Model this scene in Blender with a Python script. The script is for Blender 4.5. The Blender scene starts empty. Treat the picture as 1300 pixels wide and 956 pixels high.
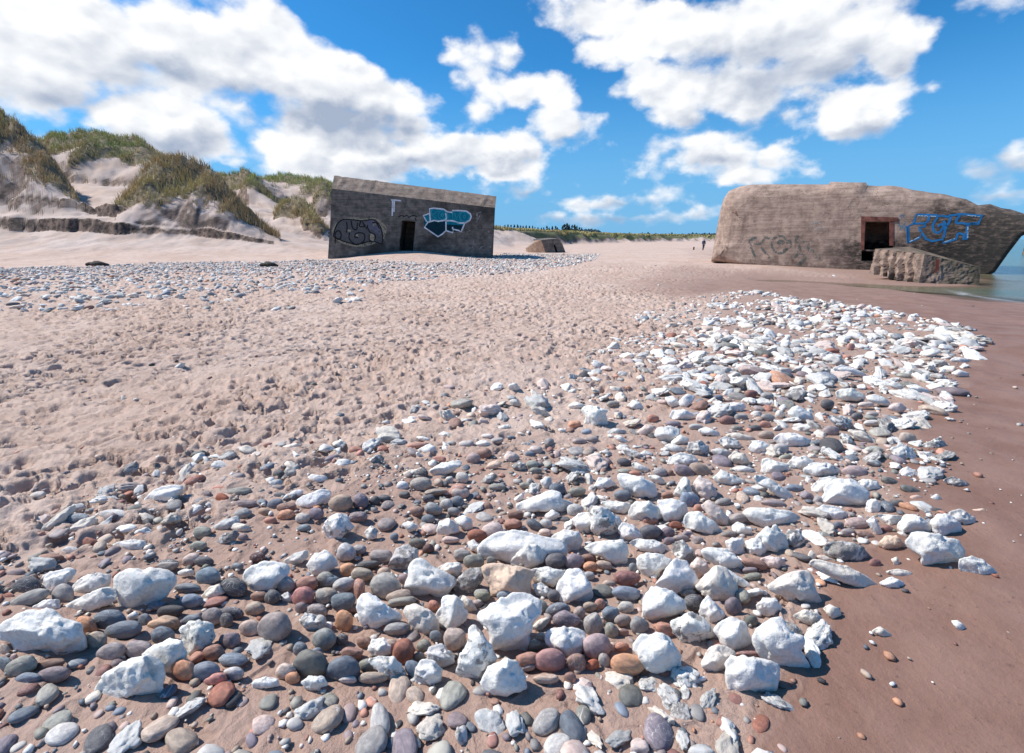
import bpy, bmesh, math, random
import numpy as np
from mathutils import Vector, Matrix

R = math.radians
scene = bpy.context.scene
COL = scene.collection
rng = np.random.default_rng(7)
random.seed(7)

# ------------------------------------------------------------------ camera
CAM_H = 1.5
FPX, CU, CV = 600.0, 650.0, 433.0          # focal length and principal point in photo pixels (1300 wide)
TANP = 129.0 / 600.0
PITCH = math.atan(TANP)
cp, sp = math.cos(PITCH), math.sin(PITCH)
cam_d = bpy.data.cameras.new('camera')
cam_d.sensor_fit = 'HORIZONTAL'
cam_d.sensor_width = 36.0
cam_d.lens = 36.0 * FPX / 1300.0
cam_d.shift_y = -45.0 / 1300.0
cam_d.clip_start = 0.05
cam_d.clip_end = 20000.0
cam = bpy.data.objects.new('camera', cam_d)
cam.location = (0, 0, CAM_H)
cam.rotation_euler = (math.pi / 2 - PITCH, 0, 0)
COL.objects.link(cam)
scene.camera = cam

# ------------------------------------------------------------------ render settings
scene.view_settings.view_transform = 'Standard'
scene.view_settings.look = 'None'
scene.view_settings.exposure = 0.45
scene.view_settings.gamma = 1.0
scene.view_settings.use_curve_mapping = False
scene.render.engine = 'CYCLES'
scene.cycles.max_bounces = 5
scene.cycles.diffuse_bounces = 3
scene.cycles.glossy_bounces = 2
scene.cycles.transmission_bounces = 3
scene.cycles.caustics_reflective = False
scene.cycles.caustics_refractive = False
scene.cycles.use_denoising = True

# ------------------------------------------------------------------ sun and sky
SUN_EL, SUN_AZ = 49.0, 80.0               # degrees above the horizon, degrees left of straight ahead
sun_dir = Vector((-math.sin(R(SUN_AZ)) * math.cos(R(SUN_EL)), math.cos(R(SUN_AZ)) * math.cos(R(SUN_EL)), math.sin(R(SUN_EL))))
sd = bpy.data.lights.new('sun', 'SUN')
sd.energy = 4.3
sd.angle = R(0.53)
sd.color = (1.0, 0.955, 0.89)
so = bpy.data.objects.new('sun', sd)
so.rotation_euler = sun_dir.to_track_quat('Z', 'Y').to_euler()
COL.objects.link(so)


def pix_dir(u, v):
    du, dv = u - CU, v - CV
    d = np.array([du, FPX * cp - dv * sp, -(FPX * sp + dv * cp)])
    return d / np.linalg.norm(d)


class NT:
    """small helper to wire node trees"""
    def __init__(self, tree):
        self.t = tree
        self.n = tree.nodes
        self.l = tree.links

    def node(self, typ, **kw):
        nd = self.n.new(typ)
        for k, val in kw.items():
            setattr(nd, k, val)
        return nd

    def put(self, sock, val):
        if val is None:
            return
        if hasattr(val, 'is_output'):
            self.l.new(val, sock)
        else:
            sock.default_value = val

    def math(self, op, a, b=None, c=None, clamp=False):
        nd = self.node('ShaderNodeMath', operation=op, use_clamp=clamp)
        for i, x in enumerate((a, b, c)):
            self.put(nd.inputs[i], x)
        return nd.outputs[0]

    def vmath(self, op, a, b=None, out=0):
        nd = self.node('ShaderNodeVectorMath', operation=op)
        self.put(nd.inputs[0], a)
        if b is not None:
            self.put(nd.inputs[1], b)
        return nd.outputs[out]

    def noise(self, vec, scale, detail=4, rough=0.55, dist=0.0, color=False, dims='3D'):
        nd = self.node('ShaderNodeTexNoise', noise_dimensions=dims)
        self.put(nd.inputs['Vector'], vec)
        nd.inputs['Scale'].default_value = scale
        nd.inputs['Detail'].default_value = detail
        nd.inputs['Roughness'].default_value = rough
        nd.inputs['Distortion'].default_value = dist
        return nd.outputs[1 if color else 0]

    def ramp(self, x, a, b, lo=0.0, hi=1.0, smooth=True):
        nd = self.node('ShaderNodeMapRange', interpolation_type='SMOOTHSTEP' if smooth else 'LINEAR')
        self.put(nd.inputs[0], x)
        for i, q in enumerate((a, b, lo, hi)):
            self.put(nd.inputs[i + 1], q)
        return nd.outputs[0]

    def mix(self, f, a, b, blend='MIX'):
        nd = self.node('ShaderNodeMix', data_type='RGBA', blend_type=blend)
        self.put(nd.inputs[0], f)
        for i, q in ((6, a), (7, b)):
            if not hasattr(q, 'is_output') and len(q) == 3:
                q = (*q, 1.0)
            self.put(nd.inputs[i], q)
        return nd.outputs[2]

    def combine(self, x, y, z):
        nd = self.node('ShaderNodeCombineXYZ')
        for i, q in enumerate((x, y, z)):
            self.put(nd.inputs[i], q)
        return nd.outputs[0]


def ae(u, v):
    d = pix_dir(u, v)
    return math.atan2(d[0], d[1]), math.asin(d[2])


def build_world():
    w = bpy.data.worlds.new('World')
    scene.world = w
    w.use_nodes = True
    t = NT(w.node_tree)
    t.n.clear()
    out = t.node('ShaderNodeOutputWorld')
    bg = t.node('ShaderNodeBackground')
    STR = 0.1
    bg.inputs[1].default_value = STR
    t.l.new(bg.outputs[0], out.inputs[0])
    sky = t.node('ShaderNodeTexSky', sky_type='NISHITA')
    sky.sun_disc = False
    sky.sun_elevation = R(SUN_EL)
    sky.sun_rotation = R(-SUN_AZ)
    sky.altitude = 0
    sky.air_density = 1.0
    sky.dust_density = 0.3
    sky.ozone_density = 3.0
    tc = t.node('ShaderNodeTexCoord')
    sep = t.node('ShaderNodeSeparateXYZ')
    t.l.new(tc.outputs['Generated'], sep.inputs[0])
    az = t.math('ARCTAN2', sep.outputs[0], sep.outputs[1])
    el = t.math('ARCSINE', sep.outputs[2])
    elp = t.math('MAXIMUM', el, 0.0)
    # clearer, deeper blue than the bare model gives
    skyc = t.mix(1.0, sky.outputs[0], (0.21, 0.76, 1.10), 'MULTIPLY')
    skyc = t.mix(t.ramp(el, 0.0, 0.34, 0.88, 0.0), skyc, (1.55, 3.55, 6.1))
    # --- clouds: soft ellipses in (azimuth, elevation), frayed by noise
    p0 = t.combine(az, t.math('MULTIPLY', el, 1.35), 0.0)
    w1 = t.noise(p0, 4.5, 3, 0.5, color=True)
    w2 = t.noise(p0, 17.0, 5, 0.6, color=True)
    wv1 = t.vmath('MULTIPLY', t.vmath('SUBTRACT', w1, (0.5, 0.5, 0.5)), (0.16, 0.10, 0.0))
    wv2 = t.vmath('MULTIPLY', t.vmath('SUBTRACT', w2, (0.5, 0.5, 0.5)), (0.075, 0.055, 0.0))
    base = t.combine(az, el, 0.0)
    p = t.vmath('ADD', t.vmath('ADD', base, wv1), wv2)

    def field(blobs, pos, k=0.18):
        acc = None
        for (u, v, ru, rv, s) in blobs:
            a0, e0 = ae(u, v)
            a1, _ = ae(u + ru * 0.5, v)
            a2, _ = ae(u - ru * 0.5, v)
            _, e1 = ae(u, v - rv * 0.5)
            _, e2 = ae(u, v + rv * 0.5)
            ra, re = abs(a1 - a2), abs(e1 - e2)
            q = t.vmath('MULTIPLY', t.vmath('SUBTRACT', pos, (a0, e0, 0.0)), (1 / ra, 1 / re, 0.0))
            ln = t.vmath('LENGTH', q, out=1)
            val = t.math('MULTIPLY_ADD', ln, -s, s)
            acc = val if acc is None else t.math('SMOOTH_MAX', acc, val, k)
        return acc
    blobs = [
        (40, 40, 190, 90, .95), (-120, 60, 200, 200, 1.0), (140, 60, 170, 85, 1.0), (250, 75, 150, 90, 1.0), (350, 85, 110, 85, 1.0), (330, 50, 80, 55, .8),
        (425, 110, 105, 62, 1.0), (480, 135, 75, 52, 1.0), (60, 100, 170, 60, 1.0), (180, 150, 120, 56, 1.0), (100, 20, 200, 70, 1.0), (235, 178, 85, 35, .8), (150, 190, 120, 40, .6),
        (420, 170, 130, 45, .9), (510, 175, 65, 30, .8), (480, 205, 140, 34, .95), (560, 205, 80, 28, .9), (620, 200, 90, 34, 1.0), (660, 192, 50, 38, .95), (400, 208, 90, 30, .85),
        (570, 75, 35, 20, .36), (605, 95, 48, 30, .40), (610, 145, 26, 26, .34), (650, 80, 28, 20, .34),
        (690, 115, 46, 28, .62), (720, 165, 58, 32, .7), (755, 178, 44, 18, .45),
        (760, 20, 80, 45, .9), (760, 60, 55, 34, .65), (850, 30, 130, 50, 1.0), (960, 40, 160, 70, 1.0), (1060, 50, 110, 62, 1.0), (1110, 75, 55, 42, .75),
        (850, 110, 85, 46, 1.0), (930, 110, 120, 56, 1.0), (865, 150, 75, 46, .95), (890, 188, 90, 38, .9), (935, 222, 55, 22, .55),
        (1085, 145, 72, 42, .85), (1010, 142, 42, 26, .42), (990, 196, 42, 22, .60),
        (1160, 50, 30, 26, .40), (1250, 0, 80, 20, .25), (1190, 118, 36, 14, .24), (1285, 208, 60, 9, .10), (1290, 238, 50, 7, .10), (1180, 246, 60, 7, .08),
        (780, 250, 70, 12, .30), (660, 243, 55, 12, .28), (790, 278, 120, 9, .26), (690, 282, 60, 9, .22),
        (1780, 80, 260, 90, .9), (-500, 150, 260, 90, .9), (300, -120, 220, 60, .7), (1000, -130, 260, 60, .6),
    ]
    D = field(blobs, p)
    pn = t.combine(az, t.math('MULTIPLY', el, 1.5), 0.3)

    def billow(pos):
        # rounded heads of cumulus: cells within cells, on a soft base
        wpos = t.vmath('ADD', pos, t.vmath('MULTIPLY', t.vmath('SUBTRACT', t.noise(pos, 22.0, 3, 0.55, color=True), (0.5, 0.5, 0.5)), (0.045, 0.045, 0.0)))
        tot = None
        for sc, am in ((6.0, 0.55), (13.0, 0.34), (30.0, 0.16)):
            vo = t.node('ShaderNodeTexVoronoi', feature='SMOOTH_F1', voronoi_dimensions='2D')
            t.put(vo.inputs['Vector'], wpos)
            vo.inputs['Scale'].default_value = sc
            vo.inputs['Smoothness'].default_value = 0.35
            q = t.math('MULTIPLY', t.math('SUBTRACT', 0.515, vo.outputs['Distance']), am)
            tot = q if tot is None else t.math('ADD', tot, q)
        return tot
    b1 = billow(pn)
    # the same a little nearer the sun: the difference lights the heads
    b2 = billow(t.vmath('ADD', pn, (-0.012, 0.022, 0.0)))
    f1 = t.noise(pn, 6.0, 5, 0.55, 0.2)
    f3 = t.noise(pn, 30.0, 6, 0.62, 0.3)
    dens = t.math('ADD', D, t.math('MULTIPLY', t.math('SUBTRACT', f1, 0.5), 0.45))
    dens = t.math('ADD', dens, t.math('MULTIPLY', b1, 1.15))
    dens = t.math('ADD', dens, t.math('MULTIPLY', t.math('SUBTRACT', f3, 0.5), 0.30))
    dens = t.math('SUBTRACT', dens, 0.12)
    alpha = t.ramp(dens, -0.02, 0.42)
    alpha = t.math('MULTIPLY', alpha, t.ramp(el, 0.0, 0.05))
    relief = t.math('SUBTRACT', b1, b2)
    lit = t.math('MULTIPLY_ADD', relief, 2.0, 0.84)
    lit = t.math('MULTIPLY_ADD', t.math('SUBTRACT', f3, 0.5), 0.16, lit)
    lit = t.math('MULTIPLY_ADD', t.math('SUBTRACT', f1, 0.5), 0.9, lit)
    # grey undersides
    greys = [(400, 150, 120, 26, .85), (470, 172, 80, 26, .95), (330, 130, 90, 26, .6), (210, 185, 100, 22, .6), (520, 215, 130, 16, .55), (90, 120, 110, 30, .45), (250, 110, 120, 25, .45),
             (640, 212, 70, 14, .6), (735, 182, 50, 12, .5), (1010, 95, 120, 40, .85), (930, 75, 110, 34, .6), (940, 155, 90, 18, .7), (1100, 175, 70, 20, .8), (1120, 95, 50, 30, .5), (900, 205, 80, 14, .5),
             (780, 255, 80, 12, .8), (790, 280, 130, 12, .8), (690, 284, 70, 12, .8), (660, 246, 60, 12, .7), (1275, 210, 70, 16, .9), (1280, 240, 60, 14, .9)]
    G = field(greys, p, 0.25)
    lit = t.math('SUBTRACT', lit, t.math('MULTIPLY', t.ramp(G, -0.25, 0.80), 1.05))
    lit = t.math('ADD', lit, t.ramp(dens, 0.55, 0.05, 0.0, 0.26))
    cc = t.mix(t.ramp(lit, -0.30, 0.92, smooth=False), (2.9, 3.45, 4.5), (7.4, 7.5, 7.65))
    fin = t.mix(alpha, skyc, cc)
    t.l.new(fin, bg.inputs[0])
    w.cycles.sampling_method = 'MANUAL'
    w.cycles.sample_map_resolution = 512


build_world()

# ------------------------------------------------------------------ numeric helpers
def vz(v, Y):
    """height seen at photo row v at forward distance Y"""
    dv = np.asarray(v, float) - CV
    return CAM_H - np.asarray(Y, float) * (FPX * sp + dv * cp) / (FPX * cp - dv * sp)


def proj(x, y, z):
    """photo pixel of world points"""
    zc = y * cp - (z - CAM_H) * sp
    yc = y * sp + (z - CAM_H) * cp
    zc = np.where(zc > 0.05, zc, 0.05)
    return CU + FPX * x / zc, CV - FPX * yc / zc


def ground_at(u, v, z=0.0):
    d = pix_dir(u, v)
    s = (z - CAM_H) / d[2]
    return np.array([d[0] * s, d[1] * s, z])


def _hash(ix, iy, iz, seed):
    h = (ix * 374761393 + iy * 668265263 + iz * 1274126177 + seed * 974634713) & 0xFFFFFFFF
    h = ((h ^ (h >> 13)) * 1274126177) & 0xFFFFFFFF
    h = ((h ^ (h >> 16)) * 2246822519) & 0xFFFFFFFF
    return ((h ^ (h >> 15)) & 0xFFFFFF) / float(0xFFFFFF)


def vnoise(p, seed=0):
    i = np.floor(p).astype(np.int64)
    f = p - i
    f = f * f * f * (f * (f * 6 - 15) + 10)
    res = 0
    for dx in (0, 1):
        wx = f[:, 0] if dx else 1 - f[:, 0]
        for dy in (0, 1):
            wy = f[:, 1] if dy else 1 - f[:, 1]
            if p.shape[1] == 2:
                res = res + wx * wy * _hash(i[:, 0] + dx, i[:, 1] + dy, np.int64(0), seed)
            else:
                for dz in (0, 1):
                    wz = f[:, 2] if dz else 1 - f[:, 2]
                    res = res + wx * wy * wz * _hash(i[:, 0] + dx, i[:, 1] + dy, i[:, 2] + dz, seed)
    return res * 2 - 1


def fbm(p, octs=4, seed=0, gain=0.5):
    s, a = 0, 1.0
    for k in range(octs):
        s = s + a * vnoise(p * (2.03 ** k) + 17.3 * k, seed + k)
        a *= gain
    return s


def worley(p, seed=0):
    """distance to the nearest jittered point and a random number of that point"""
    i = np.floor(p).astype(np.int64)
    best = np.full(len(p), 9.0)
    sec = np.full(len(p), 9.0)
    rid = np.zeros(len(p))
    for dx in (-1, 0, 1):
        for dy in (-1, 0, 1):
            cx, cy = i[:, 0] + dx, i[:, 1] + dy
            jx = _hash(cx, cy, np.int64(1), seed)
            jy = _hash(cx, cy, np.int64(2), seed)
            d = np.hypot(cx + jx - p[:, 0], cy + jy - p[:, 1])
            m = d < best
            sec = np.where(m, best, np.minimum(sec, d))
            best = np.where(m, d, best)
            rid = np.where(m, _hash(cx, cy, np.int64(3), seed), rid)
    return best, rid, sec


def sstep(a, b, x):
    t = np.clip((x - a) / (b - a), 0, 1)
    return t * t * (3 - 2 * t)


def inpoly(u, v, poly):
    c = np.zeros(len(u), bool)
    n = len(poly)
    for k in range(n):
        x1, y1 = poly[k]
        x2, y2 = poly[(k + 1) % n]
        if y1 == y2:
            continue
        m = ((y1 > v) != (y2 > v)) & (u < (x2 - x1) * (v - y1) / (y2 - y1) + x1)
        c ^= m
    return c


def mesh_np(name, verts, faces, smooth=True):
    """faces: (n,3) or (n,4) int array"""
    me = bpy.data.meshes.new(name)
    verts = np.asarray(verts, np.float32)
    faces = np.asarray(faces, np.int32)
    k = faces.shape[1]
    me.vertices.add(len(verts))
    me.vertices.foreach_set('co', verts.ravel())
    me.loops.add(faces.size)
    me.loops.foreach_set('vertex_index', faces.ravel())
    me.polygons.add(len(faces))
    me.polygons.foreach_set('loop_start', np.arange(0, faces.size, k, dtype=np.int32))
    me.polygons.foreach_set('loop_total', np.full(len(faces), k, np.int32))
    me.polygons.foreach_set('use_smooth', np.full(len(faces), smooth, bool))
    me.update(calc_edges=True)
    return me


def link(name, me, mat=None, parent=None):
    o = bpy.data.objects.new(name, me)
    COL.objects.link(o)
    if mat is not None and not me.materials:
        me.materials.append(mat)
    if parent is not None:
        o.parent = parent
    return o


def tag(o, label=None, cat=None, group=None, kind=None):
    if label:
        o['label'] = label
    if cat:
        o['category'] = cat
    if group:
        o['group'] = group
    if kind:
        o['kind'] = kind
    return o


def empty(name, loc, mat3=None):
    o = bpy.data.objects.new(name, None)
    o.empty_display_size = 0.2
    COL.objects.link(o)
    M = Matrix.Translation(Vector(loc))
    if mat3 is not None:
        M = M @ mat3.to_4x4()
    o.matrix_world = M
    return o


def ico(sub):
    bm = bmesh.new()
    bmesh.ops.create_icosphere(bm, subdivisions=sub, radius=1.0)
    v = np.array([x.co[:] for x in bm.verts])
    bm.verts.index_update()
    f = np.array([[x.index for x in q.verts] for q in bm.faces])
    bm.free()
    return v / np.linalg.norm(v, axis=1)[:, None], f


ICO = {k: ico(k) for k in (1, 2, 3, 4, 5)}


# ------------------------------------------------------------------ materials
def new_mat(name):
    m = bpy.data.materials.new(name)
    m.use_nodes = True
    t = NT(m.node_tree)
    b = t.n['Principled BSDF']
    return m, t, b


def set_bump(t, b, h, strength=0.4, dist=0.02):
    bp = t.node('ShaderNodeBump')
    bp.inputs['Strength'].default_value = strength
    bp.inputs['Distance'].default_value = dist
    t.l.new(h, bp.inputs['Height'])
    t.l.new(bp.outputs[0], b.inputs['Normal'])


def flat_mat(name, col, rough=0.8, var=0.15, scale=6.0, spec=0.3):
    m, t, b = new_mat(name)
    tc = t.node('ShaderNodeTexCoord')
    n = t.noise(tc.outputs['Object'], scale, 5, 0.6)
    c = t.mix(t.ramp(n, 0.3, 0.7), [x * (1 - var) for x in col], [min(1, x * (1 + var)) for x in col])
    t.l.new(c, b.inputs['Base Color'])
    b.inputs['Roughness'].default_value = rough
    b.inputs['Specular IOR Level'].default_value = spec
    return m


def stone_mat(name, kind, src):
    """src 'object': tint from the object's colour, 'attr': from the mesh colour attribute.
    alpha of that colour = share of dark flint showing through the white rind, or of mottling on a pebble"""
    m, t, b = new_mat(name)
    if src == 'object':
        oi = t.node('ShaderNodeObjectInfo')
        col, al, rnd = oi.outputs['Color'], oi.outputs['Alpha'], oi.outputs['Random']
        tc = t.node('ShaderNodeTexCoord')
        vec = t.vmath('ADD', tc.outputs['Object'], t.combine(t.math('MULTIPLY', rnd, 31.0), t.math('MULTIPLY', rnd, 57.0), 0.0))
        gs = 1.0
    else:
        at = t.node('ShaderNodeAttribute', attribute_name='tint')
        col, al = at.outputs['Color'], at.outputs['Alpha']
        g = t.node('ShaderNodeNewGeometry')
        vec = g.outputs['Position']
        gs = 6.0 if kind == 'white' else 8.0
    if kind == 'white':
        n1 = t.noise(vec, 1.7 * gs, 5, 0.62, 0.6)
        n2 = t.noise(vec, 5.5 * gs, 6, 0.65, 0.2)
        n3 = t.noise(vec, 22.0 * gs, 3, 0.6)
        c = t.mix(t.ramp(n2, 0.40, 0.72), col, t.mix(1.0, col, (0.80, 0.77, 0.74), 'MULTIPLY'))
        c = t.mix(t.math('MULTIPLY', t.ramp(n3, 0.60, 0.74), 0.45), c, (0.32, 0.29, 0.27))
        # bare flint
        thr = t.math('MULTIPLY_ADD', al, -0.30, 0.735)
        msk = t.ramp(t.math('ADD', t.math('MULTIPLY', n1, 0.62), t.math('MULTIPLY', n2, 0.38)), thr, t.math('ADD', thr, 0.07))
        flint = t.mix(t.ramp(n3, 0.35, 0.65), (0.09, 0.085, 0.085), (0.30, 0.27, 0.25))
        c = t.mix(t.math('MULTIPLY', msk, 0.85), c, flint)
        t.l.new(c, b.inputs['Base Color'])
        b.inputs['Roughness'].default_value = 0.78
        b.inputs['Specular IOR Level'].default_value = 0.25
        h = t.math('ADD', t.math('MULTIPLY', n2, 0.8), t.math('MULTIPLY', n3, 0.10))
        h = t.math('SUBTRACT', h, t.math('MULTIPLY', msk, 0.12))
        set_bump(t, b, h, 0.28, 0.10 if src == 'object' else 0.02)
    else:
        n1 = t.noise(vec, 2.2 * gs, 4, 0.6, 0.4)
        n2 = t.noise(vec, 14.0 * gs, 4, 0.7)
        n3 = t.noise(vec, 45.0 * gs, 2, 0.6)
        c = t.mix(t.ramp(n1, 0.35, 0.68), t.mix(1.0, col, (0.74, 0.72, 0.74), 'MULTIPLY'), t.mix(1.0, col, (1.18, 1.14, 1.10), 'MULTIPLY'))
        c = t.mix(t.math('MULTIPLY', t.ramp(n2, 0.56, 0.68), al), c, t.mix(1.0, col, (0.45, 0.42, 0.42), 'MULTIPLY'))
        c = t.mix(t.math('MULTIPLY', t.ramp(n2, 0.42, 0.33), t.math('MULTIPLY', al, 0.8)), c, (0.50, 0.44, 0.40))
        c = t.mix(t.math('MULTIPLY', t.ramp(n3, 0.55, 0.75), 0.35), c, (0.42, 0.37, 0.34))
        # quartz veins on some
        n4 = t.noise(vec, 1.1 * gs, 2, 0.5, 0.8)
        vein = t.ramp(t.math('ABSOLUTE', t.math('SUBTRACT', n4, 0.47)), 0.012, 0.004)
        c = t.mix(t.math('MULTIPLY', vein, t.ramp(al, 0.40, 0.55, 0.0, 0.75)), c, (0.62, 0.58, 0.54))
        t.l.new(c, b.inputs['Base Color'])
        b.inputs['Roughness'].default_value = 0.62
        b.inputs['Specular IOR Level'].default_value = 0.32
        h = t.math('ADD', t.math('MULTIPLY', n1, 0.5), t.math('MULTIPLY', n2, 0.3))
        set_bump(t, b, h, 0.3, 0.08 if src == 'object' else 0.008)
    return m


M_WHITE = stone_mat('white_flint', 'white', 'object')
M_PEB = stone_mat('pebble_stone', 'pebble', 'object')
M_WHITE_A = stone_mat('white_flint_small', 'white', 'attr')
M_PEB_A = stone_mat('pebble_small', 'pebble', 'attr')


def concrete_mat(name, light, dark, stain=0.5, board=0.16, wet_z=None):
    """board marked concrete; object space: x along the face, z up"""
    m, t, b = new_mat(name)
    tc = t.node('ShaderNodeTexCoord')
    ob = tc.outputs['Object']
    st = t.vmath('MULTIPLY', ob, (0.35, 0.35, 5.5))
    n_b = t.noise(st, 1.3, 5, 0.6)                     # board marks
    n_l = t.noise(ob, 0.35, 5, 0.6, 0.4)               # big stains
    n_m = t.noise(ob, 2.2, 6, 0.65)
    vs = t.vmath('MULTIPLY', ob, (2.6, 2.6, 0.30))
    n_v = t.noise(vs, 0.8, 4, 0.6)                     # runs
    wv = t.node('ShaderNodeTexWave', wave_type='BANDS', bands_direction='Z', wave_profile='SAW')
    t.l.new(ob, wv.inputs['Vector'])
    wv.inputs['Scale'].default_value = 0.314 / board / 2
    wv.inputs['Distortion'].default_value = 0.25
    wv.inputs['Detail'].default_value = 2
    wv.inputs['Detail Scale'].default_value = 0.6
    seam = t.ramp(wv.outputs['Fac'], 0.90, 0.99)
    f = t.math('ADD', t.math('MULTIPLY', n_b, 0.34), t.math('MULTIPLY', n_m, 0.66))
    c = t.mix(t.ramp(f, 0.36, 0.64), dark, light)
    c = t.mix(t.math('MULTIPLY', t.ramp(n_l, 0.45, 0.70), stain), c, [x * 0.42 for x in dark])
    c = t.mix(t.math('MULTIPLY', t.ramp(n_v, 0.58, 0.74), 0.45), c, [x * 0.5 for x in dark])
    c = t.mix(t.math('MULTIPLY', t.ramp(n_m, 0.64, 0.74), 0.35), c, [min(1, x * 1.45) for x in light])
    c = t.mix(t.math('MULTIPLY', seam, t.math('MULTIPLY', n_m, 0.30)), c, [x * 0.5 for x in dark])
    pk = t.noise(ob, 9.0, 4, 0.7)
    c = t.mix(t.math('MULTIPLY', t.ramp(pk, 0.66, 0.74), 0.55), c, [x * 0.35 for x in dark])
    crk = t.ramp(t.math('ABSOLUTE', t.math('SUBTRACT', t.noise(ob, 0.55, 6, 0.62, 0.5), 0.5)), 0.006, 0.001)
    c = t.mix(t.math('MULTIPLY', crk, 0.6), c, [x * 0.3 for x in dark])
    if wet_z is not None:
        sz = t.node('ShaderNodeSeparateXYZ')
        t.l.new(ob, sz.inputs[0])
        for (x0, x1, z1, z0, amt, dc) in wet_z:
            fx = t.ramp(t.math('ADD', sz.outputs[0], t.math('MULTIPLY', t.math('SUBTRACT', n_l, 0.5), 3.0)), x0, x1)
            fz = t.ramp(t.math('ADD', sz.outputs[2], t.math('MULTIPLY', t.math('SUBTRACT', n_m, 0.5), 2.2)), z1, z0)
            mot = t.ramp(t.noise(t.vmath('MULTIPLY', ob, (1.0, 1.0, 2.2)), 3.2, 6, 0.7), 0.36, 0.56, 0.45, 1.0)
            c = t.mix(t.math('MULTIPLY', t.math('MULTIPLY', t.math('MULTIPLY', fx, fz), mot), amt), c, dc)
    t.l.new(c, b.inputs['Base Color'])
    b.inputs['Roughness'].default_value = 0.9
    b.inputs['Specular IOR Level'].default_value = 0.2
    h = t.math('ADD', t.math('MULTIPLY', n_b, 0.22), t.math('MULTIPLY', n_m, 0.8))
    h = t.math('SUBTRACT', h, t.math('MULTIPLY', seam, 0.15))
    set_bump(t, b, h, 0.7, 0.07)
    return m

# ------------------------------------------------------------------ terrain
# sand slope of the dunes: for a few bearings, the row of the photo the slope shows at each forward distance
PROF = [
    (-400, [(33, None), (36, 318), (42, 285), (44, 276), (44.4, 264), (50, 244), (60, 205), (75, 175), (110, 165)]),
    (0, [(33, None), (38, 317), (42, 299), (44, 291), (44.4, 277), (50, 258), (58, 232), (72, 200), (110, 190)]),
    (100, [(34, None), (38, 319), (42, 303), (44, 295), (44.4, 278), (50, 259), (60, 234), (75, 231), (110, 225)]),
    (200, [(34, None), (38, 322), (42, 308), (44, 299), (44.4, 285), (50, 268), (56, 247), (66, 238), (110, 236)]),
    (270, [(34, None), (38, 324), (42, 311), (44, 302), (44.4, 290), (52, 273), (60, 258), (75, 254), (110, 250)]),
    (330, [(34, None), (40, 322), (44, 309), (44.4, 303), (51, 298), (56, 285), (66, 266), (85, 260), (110, 255)]),
    (420, [(36, None), (44, 320), (50, 312), (56, 307), (57, 298), (64, 290), (78, 278), (95, 262), (110, 258)]),
    (520, [(44, None), (55, 318), (65, 308), (70, 303), (72, 300), (80, 290), (90, 285), (100, 280), (110, 276)]),
    (600, [(60, None), (70, 317), (78, 310), (82, 306), (84, 300), (90, 292), (95, 289), (100, 287), (110, 286)]),
    (650, [(75, None), (90, 314), (97, 309), (100, 305), (102, 299), (108, 293), (112, 292), (116, 292), (122, 292)]),
    (700, [(500, None), (700, None)]),
]
YG = np.concatenate([np.arange(30, 60, 0.1), np.arange(60, 130, 0.5), [200, 500, 6000]])
PU = np.array([p[0] for p in PROF], float)
PZ = []
for u_, pts in PROF:
    ys = [y for y, v in pts]
    zs = [0.0 if v is None else float(vz(v, y)) for y, v in pts]
    PZ.append(np.interp(YG, ys, zs))
PZ = np.array(PZ)
_k = np.exp(-(np.arange(-25, 26) / 9.0) ** 2)
PZS = np.array([np.convolve(np.pad(r_, 25, 'edge'), _k / _k.sum(), 'valid') for r_ in PZ])

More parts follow.
